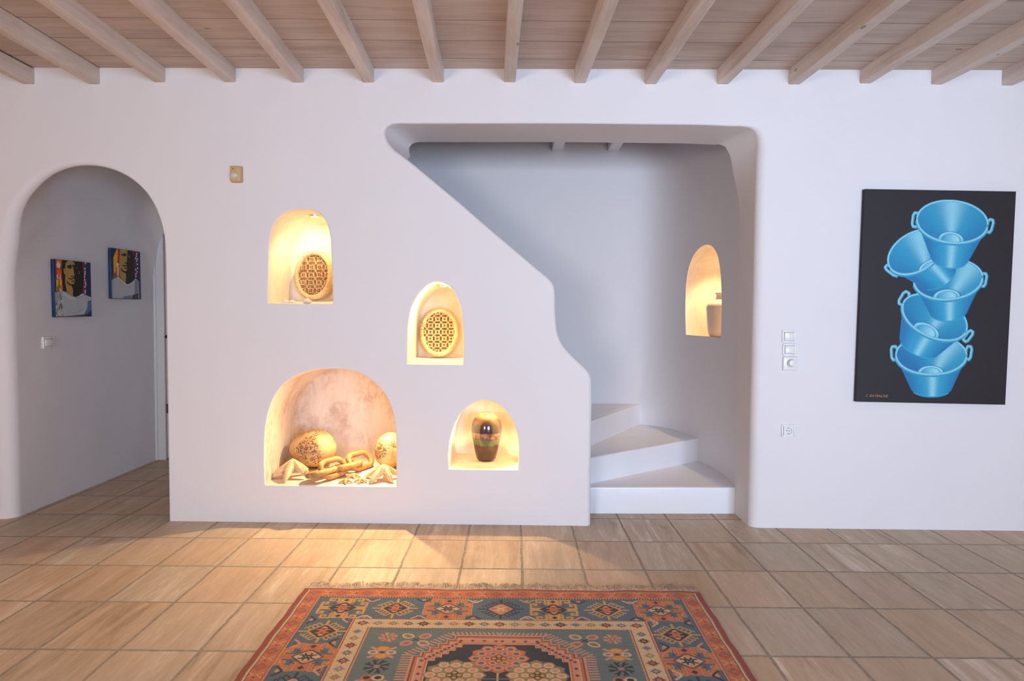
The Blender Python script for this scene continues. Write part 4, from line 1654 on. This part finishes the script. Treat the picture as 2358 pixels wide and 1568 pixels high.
# ------------------------------------------------------------------ carved pierced discs
def disc(name_label, px, foot, depth, hw, hh, tilt, yaw, kind, seed):
    """an oval stone slab with a thick broken rim round a pierced lattice, leaning back"""
    rr = np.random.default_rng(seed)
    base = on_wall(px, foot[0], depth)
    o = thing('carved_disc', name_label, 'ornament', (base.x, base.y, foot[1]), (-tilt, 0, WALLROT + yaw), 'carved stone discs in the niches')
    # rim: rings of an oval, knobbly
    V, Fc = [], []
    n = 120
    sec = [(.80, -.012), (.805, -.030), (.84, -.038), (.90, -.041), (.96, -.034), (1.0, -.020), (1.0, .010), (.97, .018), (.80, .016)]
    ns = rr.normal(0, 1, (n, len(sec)))
    lo = np.convolve(np.tile(rr.normal(0, 1, n), 3), np.ones(5) / 5, 'same')[n:2 * n]
    for i in range(n):
        a = 2 * PI * i / n
        chip = .02 * max(0, lo[i] - .35)
        if kind == 'b' and 2.75 < a < 3.45:      # the broken stretch on its left
            chip += .018 * (1 + math.sin(i * 2.3))
        for k, (s, y) in enumerate(sec):
            w = s + (ns[i, k] * .006 if y < 0 and s > .82 else 0) - (chip if s > .9 else 0)
            V.append((hw * w * math.cos(a), y + ns[i, k] * .0012 + (chip * .4 if y < -.02 else 0), hh + hh * w * math.sin(a)))
    m = len(sec)
    for i in range(n):
        for k in range(m):
            Fc.append((i * m + k, ((i + 1) % n) * m + k, ((i + 1) % n) * m + (k + 1) % m, i * m + (k + 1) % m))
    r = obj('rim', (V, Fc), M['clay_rim'], o, ang=60)
    # lattice as a relief
    N = 190
    X, Z = np.meshgrid(np.linspace(-1, 1, N), np.linspace(-1, 1, N))
    x, z = X * hw * .86, Z * hh * .86
    ph, pv = (.0455, .0425) if kind == 'b' else (.0545, .0505)
    fx = (x / ph + .25 + 100.5) % 1 - .5
    fz = (z / pv + 100.5) % 1 - .5

    def hole(ax, az, p):
        ax, az = np.abs(ax), np.abs(az)
        return p(ax, az)
    gx = np.where(fx > 0, fx - .5, fx + .5)
    gz = np.where(fz > 0, fz - .5, fz + .5)
    hexv = lambda a, b: (a < .135) & (b < .35 - .9 * a)
    hexh = lambda a, b: (b < .145) & (a < .38 - .9 * b)
    sq = lambda a, b: (a < .125) & (b < .125)
    if kind == 'a':
        sq = lambda a, b: (np.abs(a - .105) < .062) & (np.abs(b - .105) < .062)
        hexv = lambda a, b: (a < .125) & (b < .34 - .7 * a)
        hexh = lambda a, b: (b < .165) & (a < .42 - .9 * b)
    hl = hole(fx, fz, sq) | hole(gx, fz, hexv) | hole(fx, gz, hexh)
    h = np.where(hl, 1.0, 0.0)
    for _ in range(1):
        h = (h + np.roll(h, 1, 0) + np.roll(h, -1, 0) + np.roll(h, 1, 1) + np.roll(h, -1, 1)) / 5
    # raised webs between the holes are slightly domed
    y = -.026 + .026 * h + .004 * np.sin(x * 210) * np.sin(z * 190) * (h < .1) * .3
    ero = rr.normal(0, 1, (N, N))
    for _ in range(3):
        ero = (ero + np.roll(ero, 1, 0) + np.roll(ero, -1, 0) + np.roll(ero, 1, 1) + np.roll(ero, -1, 1)) / 5
    y += ero * (.006 if kind == 'a' else .002)
    P3 = np.stack([x, y, hh + z], -1)
    keep = (X ** 2 + Z ** 2) < .985
    idx = np.arange(N * N).reshape(N, N)
    k4 = keep[:-1, :-1] & keep[1:, :-1] & keep[1:, 1:] & keep[:-1, 1:]
    k4 &= (h[:-1, :-1] + h[1:, :-1] + h[1:, 1:] + h[:-1, 1:]) < 3.7      # pierced right through
    Q = np.stack([idx[:-1, :-1], idx[:-1, 1:], idx[1:, 1:], idx[1:, :-1]], -1)[k4]
    bm_v = P3.reshape(-1, 3)
    used = np.unique(Q)
    mp = -np.ones(N * N, int)
    mp[used] = np.arange(len(used))
    obj('lattice', (bm_v[used].tolist(), [tuple(int(i) for i in q) for q in mp[Q]]), M['clay'], o, ang=50, recalc=False)
    return o


def niche_floor(i, frac=0.5):
    C, dep, sc, rise = NICHES[i]
    return float(C[:, 1].min()) + rise * frac


z1 = niche_floor(0, .8)
z2 = niche_floor(1, .82)
disc('round carved stone disc with a weathered floral lattice, leaning in the highest niche', 723, (690, z1 + .007), .315, .127, .160, .10, -.16, 'a', 3)
disc('round carved stone disc with a crisp honeycomb lattice, leaning in the middle niche', 1011, (824, z2 + .008), .37, .125, .160, .13, .0, 'b', 5)

# white shells on the floor of the highest niche
for k, (px, dx, w, lab) in enumerate(((658, .05, .026, 'small white shell at the far left of the highest niche'), (673, .05, .024, 'small white shell beside the disc in the highest niche'), (708, .035, .036, 'broad white shell in front of the disc in the highest niche'))):
    b = on_wall(px, 697, dx)
    V, Fc = [], []
    n, m = 28, 8
    for j in range(m + 1):
        for i in range(n):
            a = 2 * PI * i / n
            f = j / m
            rad = w * math.sin(PI / 2 * (1 - f)) * (1 + .05 * math.cos(a * 9))
            V.append((rad * math.cos(a), rad * .7 * math.sin(a), .004 + w * .75 * f ** .8 * (1 if j else 0)))
    for j in range(m):
        for i in range(n):
            l = (i + 1) % n
            Fc.append((j * n + i, j * n + l, (j + 1) * n + l, (j + 1) * n + i))
    Fc.append(tuple(range(n))[::-1])
    o = obj('shell', (V, Fc), M['shell'], loc=(b.x, b.y, niche_floor(0, .1) - .002), rot=(0, 0, k * 1.1), ang=60)
    tag(o, lab, 'shell', 'shells in the highest niche')

# ------------------------------------------------------------------ the wide niche
zN3 = niche_floor(2, 0)


def z3(w):                     # its floor rises a little towards the back
    return zN3 + .02 * min(1, max(0, (w - .011) / .67))


def ball(px, w, a, b, lab, mat, rot):
    d = ray(px, 1072)
    p = on_wall(px, 1072, w)
    zz_ = z3(w) + .0025
    bm = bmesh.new()
    bmesh.ops.create_uvsphere(bm, u_segments=64, v_segments=40, radius=1)
    rr = random.Random(px)
    for v_ in bm.verts:
        c = v_.co
        k = 1 + .012 * math.sin(3 * c.x + rr.random() * .01) + .012 * math.cos(4 * c.z + c.y * 2)
        sgn = 1 + .06 * c.x
        v_.co = Vector((c.x * a * k, c.y * a * .97 * k, c.z * b * k * sgn))
    zmin = min((v_.co.z for v_ in bm.verts))
    for v_ in bm.verts:
        v_.co.z -= zmin
    o = obj('dried_gourd', bm, mat, loc=(p.x, p.y, zz_), rot=(0, 0, rot), ang=180)
    return tag(o, lab, 'gourd', 'round gourds in the wide niche')


ball(721.5, .42, .150, .124, 'whole round speckled gourd at the left of the wide niche', M['ball_a'], .4)
ball(902, .40, .112, .120, 'round mottled gourd cut off by the right edge of the wide niche', M['ball_b'], 2.2)


def starfish(px, py, R0, hgt, rot, lab, name='starfish', mat=None, thick=.042, lift=.022, spines=True, group=None, w=None, elong=None):
    p = on_z(px, py, zN3 + .004) if w is None else on_wall(px, py, w)
    wv = p.y - wall_y(p.x)
    zz_ = z3(wv) + .002
    n, m = 100, 14
    top, bot = [], []
    for i in range(n):
        a = 2 * PI * i / n
        s = (math.cos(5 * a) + 1) / 2
        k = int(round(a / (2 * PI / 5))) % 5
        L = R0 * (elong[k] if elong else 1)
        rr = L * (.34 + .66 * s ** 2.2)
        for j in range(m + 1):
            f = j / m
            rad = rr * f
            q = rad / R0
            arch = hgt * (1 - min(1, q / 1.02) ** 1.25)
            ridge = thick * (1 - .55 * q) * math.sqrt(max(0, 1 - (f if s < .5 else f ** 3) ** 2)) if j < m else 0
            top.append((rad * math.cos(a), rad * math.sin(a), max(.003, arch * (lift / .022) * .6 + ridge + .003)))
            bot.append((rad * math.cos(a), rad * math.sin(a), max(.0, arch * (lift / .022) * .55 - .002)))
    V = top + bot
    Fc = []
    N_ = len(top)
    for i in range(n):
        l = (i + 1) % n
        for j in range(m):
            Fc.append((i * (m + 1) + j, i * (m + 1) + j + 1, l * (m + 1) + j + 1, l * (m + 1) + j))
            Fc.append((N_ + i * (m + 1) + j, N_ + l * (m + 1) + j, N_ + l * (m + 1) + j + 1, N_ + i * (m + 1) + j + 1))
        Fc.append((i * (m + 1) + m, N_ + i * (m + 1) + m, N_ + l * (m + 1) + m, l * (m + 1) + m))
    o = obj(name, (V, Fc), mat or M['starfish'], loc=(p.x, p.y, zz_), rot=(0, 0, rot), ang=180, weld=1e-5)
    tag(o, lab, 'starfish', group)
    if spines:
        rr = random.Random(int(px))
        V, Fc = [], []
        for k in range(5):
            a0 = 2 * PI * k / 5
            L = R0 * (elong[k] if elong else 1)
            for row in (-1, -.5, 0, .5, 1):
                for q in np.arange(.04, .96, .055 if abs(row) != .5 else .075):
                    half = (.30 * R0) * (1 - q) * .75
                    off = row * half
                    x, y = L * q, off
                    ca, sa = math.cos(a0), math.sin(a0)
                    X, Y = x * ca - y * sa, x * sa + y * ca
                    qq = math.hypot(X, Y) / R0
                    arch = hgt * (1 - min(1, qq / 1.02) ** 1.25) * (lift / .022) * .6
                    zt2 = arch + thick * (1 - .55 * qq) * math.sqrt(max(0.03, 1 - abs(row) ** 2 * .9)) * .92
                    r1 = .0036 * rr.uniform(.8, 1.3)
                    hh_ = .0085 * rr.uniform(.7, 1.3)
                    dirn = Vector((X * .25 - row * sa * .02, Y * .25 + row * ca * .02, .03)).normalized()
                    b0 = len(V)
                    for t_ in range(5):
                        an = 2 * PI * t_ / 5
                        V.append((X + r1 * math.cos(an), Y + r1 * math.sin(an), zt2 - .002))
                    V.append((X + dirn.x * hh_, Y + dirn.y * hh_, zt2 + dirn.z * hh_))
                    for t_ in range(5):
                        Fc.append((b0 + t_, b0 + (t_ + 1) % 5, b0 + 5))
        s_ = obj('spines', (V, Fc), M['starfish'], o, ang=60)
        s_['kind'] = 'stuff'
        s_['label'] = 'short pale knobs along the arms'
    return o


starfish(674, 1100, .128, .125, -1.66, 'large knobby starfish leaning before the speckled gourd, left in the wide niche', elong=[1.0, .84, .9, .9, 1.05], group='large starfish in the wide niche')
starfish(884, 1104, .118, .085, -2.15, 'large knobby starfish in front of the right-hand gourd in the wide niche', elong=[1.1, .95, .9, 1.0, 1.1], group='large starfish in the wide niche')
for px, py, rt, lab in ((814, 1100, .35, 'little tan starfish at the back of the trio in the wide niche'), (796, 1111, .2, 'little tan starfish at the left of the trio in the wide niche'), (831, 1110, -.1, 'little tan starfish at the right of the trio, near the large one')):
    starfish(px, py, .046, .022, rt - PI / 2, lab, mat=M['starfish_small'], thick=.010, lift=.024, spines=False, group='little starfish in the wide niche')

# wooden chain of four links


def stadium(L, Wd, n=56):
    """centre line of a link: length L, width Wd"""
    r = Wd / 2
    s = L / 2 - r
    pts = []
    for i in range(n // 2):
        a = -PI / 2 + PI * i / (n // 2 - 1)
        pts.append(Vector((s + r * math.cos(a), r * math.sin(a), 0)))
    for i in range(n // 2):
        a = PI / 2 + PI * i / (n // 2 - 1)
        pts.append(Vector((-s + r * math.cos(a), r * math.sin(a), 0)))
    return pts


ch0 = on_z(735, 1098, zN3 + .004)
ch = thing('wooden_chain', 'worn wooden chain of four chunky links on the floor of the wide niche', 'chain', (ch0.x, ch0.y, z3(ch0.y - wall_y(ch0.x))))
TR = .0185
for k, (px, py, zc, rl, yw, pitch) in enumerate(((742, 1090, .044, R(-14), .0, R(0)), (767, 1086, 0, R(58), .0, R(0)), (799, 1076, .050, R(-12), .0, R(0)), (829, 1069, 0, R(50), .02, R(0)))):
    p = on_z(px, py, zN3 + (zc or .045))
    n0, n1 = on_z(734, 1097, zN3), on_z(829, 1070, zN3)
    az = math.atan2(n1.y - n0.y, n1.x - n0.x)
    m4 = Matrix.Rotation(az + yw, 4, 'Z') @ Matrix.Rotation(-pitch, 4, 'Y') @ Matrix.Rotation(rl, 4, 'X')
    path = [m4 @ q for q in stadium(.196, .100)]
    zmin = min(q.z for q in path) - TR
    lk = obj('link', sweep(path, TR, 14), M['link_wood'], ch, loc=(p.x - ch0.x, p.y - ch0.y, (zc or -zmin) + .004 + z3(p.y - wall_y(p.x)) - z3(ch0.y - wall_y(ch0.x))), ang=180)

# ------------------------------------------------------------------ vases
z4 = niche_floor(3, 0)
vp = on_wall(1119.5, 1057, .25)
vp.z = z4 + .0045
prof = [(0, .0), (.050, .0), (.058, .006), (.066, .028), (.075, .062), (.085, .110), (.0935, .155), (.0965, .190), (.095, .218), (.089, .245), (.077, .266), (.062, .280), (.052, .287), (.047, .292), (.043, .291), (.042, .284), (.05, .26), (.06, .2), (.05, .05), (0, .03)]
pf = catmull(prof, .006)
vz = obj('vase', lathe([(max(0, a), max(0, b)) for a, b in pf], 72, False), M['vase_brown'], loc=tuple(vp), rot=(0, R(.8), 1.0), ang=180, weld=1e-6)
tag(vz, 'glossy brown vase with a green band, standing in the low right niche', 'vase')

# white jar in the stair niche
d = ray(1668, 777)
tt_ = 5.0 / d[1]
jx, jz = d[0] * tt_, float(zf) + .002
prof = [(0, 0), (.098, 0), (.108, .006), (.118, .03), (.128, .10), (.134, .18), (.136, .226), (.132, .242), (.112, .262), (.085, .276), (.070, .284), (.067, .296), (.067, .318), (.072, .322), (.073, .334), (.068, .338), (.061, .334), (.060, .30), (.09, .24), (.09, .05), (0, .02)]
pf = catmull(prof, .006)
jr = obj('jar', lathe([(max(0, a), max(0, b)) for a, b in pf], 72, False), M['vase_white'], loc=(jx, 5.0, jz), ang=180, weld=1e-6)
tag(jr, 'cream glazed jar with a short neck, standing in the narrow niche by the stairs', 'jar')


# ------------------------------------------------------------------ niche downlights
def downlight(p, lab, r=.032):
    o = thing('downlight', lab, 'light', tuple(p), group='recessed lights in the niches')
    obj('trim_ring', lathe([(r * .74, .001), (r * .80, -.002), (r, -.003), (r * 1.05, .001), (r * 1.05, .010), (r * .74, .010)], 40, False), M['steel'], o, ang=50)
    obj('bulb', lathe([(0, -.004), (r * .5, -.003), (r * .76, .0), (r * .76, .008), (0, .008)], 32, False), M['lamp'], o, ang=60)
    return o


def ray_at(px, py, w):
    return on_wall(px, py, w)


def ceil_at(i, px, py, w):
    """a point just under the vault of niche i, behind pixel (px, py) of its rim"""
    C, dep, sc, rise = NICHES[i]
    u = on_wall(px, py).x
    zb_ = C[:, 1].min()
    up = C[C[:, 1] > zb_ + .25 * (C[:, 1].max() - zb_)]
    z = float(np.interp(u, up[:, 0][np.argsort(up[:, 0])], up[:, 1][np.argsort(up[:, 0])]))
    f = (w - .011) / (dep - .011)
    return Vector((u, wall_y(u) + w, zb_ + (z - zb_) * (1 - .05 * f) - .006))


L1 = ceil_at(0, 706, 494, .17)
L2 = ceil_at(1, 1013, 657, .20)
L3_ = ceil_at(2, 832, 872, .34)
L4 = ceil_at(3, 1124, 932, .24)
l5 = Vector((1.535, 4.96, float(C5[:, 1].max()) - .035))
downlight(L1, 'small round recessed light in the top of the highest niche')
downlight(L2, 'small round recessed light in the top of the middle niche')
downlight(L3_ , 'small round recessed light in the top of the wide niche')
downlight(L4, 'small round recessed light above the brown vase')
downlight(l5, 'small round recessed light above the cream jar')

# ------------------------------------------------------------------ switches, socket, sensor


def wall_box(px0, py0, px1, py1):
    a, b = on_wall(px0, py0), on_wall(px1, py1)
    return (a + b) / 2, abs(b.x - a.x), abs(b.z - a.z)


def switch(px, lab, kind):
    c, w, h = wall_box(*px)
    o = thing('light_switch' if kind != 'dial' else 'dimmer_switch', lab, 'switch', tuple(c), (0, 0, WALLROT), 'switches stacked beside the stairs')
    if kind == 'dial':
        bm = box((-w / 2, -.013, -h / 2), (w / 2, 0, h / 2), .006, 3)
        obj('frame', bm, M['plastic'], o, ang=35)
        obj('dial', lathe([(0, .028), (.014, .028), (.0195, .0255), (.021, .021), (.0215, 0), (0, 0)], 40, False), M['plastic'], o, loc=(.004, -.012, .004), rot=(PI / 2, 0, 0), ang=40)
        obj('recess_ring', lathe([(.023, .0015), (.0262, .0015), (.0262, 0), (.023, 0)], 40, False), M['gap'], o, loc=(.004, -.0125, .004), rot=(PI / 2, 0, 0), ang=40)
    else:
        bm = bmesh.new()
        t_ = .012
        add_box(bm, (-w / 2, -.009, -h / 2), (-w / 2 + t_, 0, h / 2), .003)
        add_box(bm, (w / 2 - t_, -.009, -h / 2), (w / 2, 0, h / 2), .003)
        add_box(bm, (-w / 2 + t_ - .003, -.009, h / 2 - t_), (w / 2 - t_ + .003, 0, h / 2), .003)
        add_box(bm, (-w / 2 + t_ - .003, -.009, -h / 2), (w / 2 - t_ + .003, 0, -h / 2 + t_), .003)
        obj('frame', bm, M['plastic'], o, ang=35)
        add = .0012
        rk = obj('rocker', box((-w / 2 + t_ + add, -.0125, -h / 2 + t_ + add), (w / 2 - t_ - add, -.001, h / 2 - t_ - add), .002), M['plastic'], o, ang=35)
        rk.rotation_euler = (R(3 if kind == 'up' else -3), 0, 0)
        obj('back_plate', box((-w / 2 + t_ - .002, -.0015, -h / 2 + t_ - .002), (w / 2 - t_ + .002, 0, h / 2 - t_ + .002)), M['gap'], o, ang=35)
    return o


switch((1800.5, 760, 1832, 789.5), 'white rocker switch, topmost of the stack beside the stairs', 'up')
switch((1802, 791, 1833, 819.5), 'white rocker switch in the middle of the stack beside the stairs', 'down')
switch((1802, 821, 1834, 853), 'white round-dial dimmer, lowest of the stack beside the stairs', 'dial')

c, w, h = wall_box(1799, 977, 1830.5, 1006.5)
o = thing('wall_socket', 'white wall socket low on the wall below the switches', 'socket', tuple(c), (0, 0, WALLROT))
bm = bmesh.new()
t_ = .011
for lo, hi in (((-w / 2, -.009, -h / 2), (-w / 2 + t_, 0, h / 2)), ((w / 2 - t_, -.009, -h / 2), (w / 2, 0, h / 2)), ((-w / 2 + t_ - .003, -.009, h / 2 - t_), (w / 2 - t_ + .003, 0, h / 2)), ((-w / 2 + t_ - .003, -.009, -h / 2), (w / 2 - t_ + .003, 0, -h / 2 + t_))):
    add_box(bm, lo, hi, .003)
obj('frame', bm, M['plastic'], o, ang=35)
rI = .0205
n = 40
circ = [(rI * math.cos(2 * PI * i / n), rI * math.sin(2 * PI * i / n)) for i in range(n)]
a_ = w / 2 - t_ - .001
P, T = fill([(-a_, -a_), (a_, -a_), (a_, a_), (-a_, a_)], [circ])
V = [(p[0], -.0095, p[1]) for p in P]
b0 = len(V)
V += [(x, -.0095, z) for x, z in circ] + [(x * .97, -.001, z * .97) for x, z in circ]
Fc = list(T) + [(b0 + i, b0 + (i + 1) % n, b0 + n + (i + 1) % n, b0 + n + i) for i in range(n)] + [tuple(b0 + n + i for i in range(n))]
cvr = obj('cover', (V, Fc), M['plastic'], o, ang=35, weld=1e-6)
for sx in (-.0095, 0, .0095):
    hl = obj('contact_hole', lathe([(0, .0012), (.0026, .0012), (.0026, 0), (0, 0)], 16, False), M['slot'], cvr, loc=(sx, -.001, 0), rot=(PI / 2, 0, 0), ang=40)
for sz in (-1, 1):
    obj('earth_clip', box((-.003, -.006, sz * .0165 - .002), (.003, -.001, sz * .0165 + .002), .0006), M['slot'], cvr, ang=40)

# switch in the passage
a, b = on_x(99, 776, JAMB_X + .01), on_x(126, 801, JAMB_X + .01)
w, h = abs(b.y - a.y), abs(a.z - b.z)
o = thing('light_switch', 'white rocker switch below the portraits on the passage wall', 'switch', (JAMB_X, (a.y + b.y) / 2, (a.z + b.z) / 2), (0, 0, PI / 2))
bm = bmesh.new()
t_ = .014
for lo, hi in (((-w / 2, -.014, -h / 2), (-w / 2 + t_, 0, h / 2)), ((w / 2 - t_, -.014, -h / 2), (w / 2, 0, h / 2)), ((-w / 2 + t_ - .003, -.014, h / 2 - t_), (w / 2 - t_ + .003, 0, h / 2)), ((-w / 2 + t_ - .003, -.014, -h / 2), (w / 2 - t_ + .003, 0, -h / 2 + t_))):
    add_box(bm, lo, hi, .003)
obj('frame', bm, M['plastic'], o, ang=35)
obj('rocker', box((-w / 2 + t_ + .0012, -.019, -h / 2 + t_ + .0012), (w / 2 - t_ - .0012, -.001, h / 2 - t_ - .0012), .003), M['plastic'], o, ang=35)

# motion sensor
c, w, h = wall_box(533.5, 383, 560.5, 421.5)
o = thing('motion_sensor', 'yellowed plastic motion sensor on the wall above the highest niche', 'sensor', tuple(c), (0, 0, WALLROT))
bm = box((-w / 2, -.034, -h / 2), (w / 2, 0, h / 2), .008, 3)
for v_ in bm.verts:
    if v_.co.y < -.015:
        v_.co.x *= .93
        v_.co.z = v_.co.z * .94 + .001 * math.cos(v_.co.x / w * PI)
        v_.co.y -= .005 * math.cos(v_.co.x / w * PI) * math.cos(v_.co.z / h * PI)
obj('housing', bm, M['cream_plastic'], o, ang=40)
ln = bmesh.new()
bmesh.ops.create_uvsphere(ln, u_segments=40, v_segments=24, radius=1)
for v_ in ln.verts:
    v_.co = Vector((v_.co.x * .0255, v_.co.y * .017, v_.co.z * .0205))
obj('lens', ln, M['lens_plastic'], o, loc=(-.006, -.036, -.011), ang=180)
obj('indicator', lathe([(0, .0015), (.0028, .0015), (.0028, 0), (0, 0)], 16, False), M['dark'], o, loc=(-.011, -.0372, .027), rot=(PI / 2, 0, 0), ang=40)
WP1, WP2 = 138, 162
WC1, WC2 = (.55, .73, 1.0), (.95, .91, .92)  # the second tint is for the added fill window
SPREAD = (100, 180)
AIM = (2.15, 1.8)
dn = Vector((0, 0, -.022))
SPOTS = [(L1 + dn, L1 + Vector((.04, .10, -.4)), 8, 160, .012), (L2 + dn, L2 + Vector((0, -.26, -.4)), 16, 165, .012),
         (L3_ + dn, L3_ + Vector((.0, -.80, -1)), 72, 160, .015), (L4 + dn, L4 + Vector((0, -.55, -1)), 25, 160, .012),
         (l5 + dn, l5 + Vector((.28, .06, -1)), 17, 118, .012)]
BLEND = [.6, .6, 1, .6, .5]
# ------------------------------------------------------------------ light
wd = bpy.data.worlds.new('world')
SC.world = wd
wd.use_nodes = True
bg = wd.node_tree.nodes['Background']
bg.inputs['Color'].default_value = (.55, .7, 1, 1)
bg.inputs['Strength'].default_value = .6


def area(name, loc, tgt, sx, sy, power, col):
    l = bpy.data.lights.new(name, 'AREA')
    l.shape = 'RECTANGLE'
    l.size, l.size_y, l.energy, l.color = sx, sy, power, col
    o = bpy.data.objects.new(name, l)
    COL.objects.link(o)
    o.location = loc
    o.rotation_euler = (Vector(tgt) - Vector(loc)).to_track_quat('-Z', 'Y').to_euler()
    return o


for i, (a, b, c, d) in enumerate(WIN):
    x, z = (a + b) / 2, (c + d) / 2
    area('daylight_and_fill', (x, YB - .24, z), (x - (.9 if i == 0 else 0), WY, AIM[i]), b - a, d - c, (WP1, WP2)[i], (WC1, WC2)[i]).data.spread = R(SPREAD[i])  # daylight at the wide window, added fill light at the narrow one


for (p, tgt, pw, ang, rad), bl in zip(SPOTS, BLEND):
    l = bpy.data.lights.new('niche_bulb', 'SPOT')
    l.energy, l.color = pw, (1, .67, .33)
    l.spot_size, l.spot_blend = R(ang), bl
    l.shadow_soft_size = rad
    o = bpy.data.objects.new('niche_bulb', l)
    COL.objects.link(o)
    o.location = p
    o.rotation_euler = (Vector(tgt) - Vector(p)).to_track_quat('-Z', 'Y').to_euler()

SC.cycles.max_bounces = 10
SC.cycles.diffuse_bounces = 4
SC.cycles.use_denoising = True
SC.cycles.sample_clamp_indirect = 6
SC.cycles.adaptive_threshold = .03
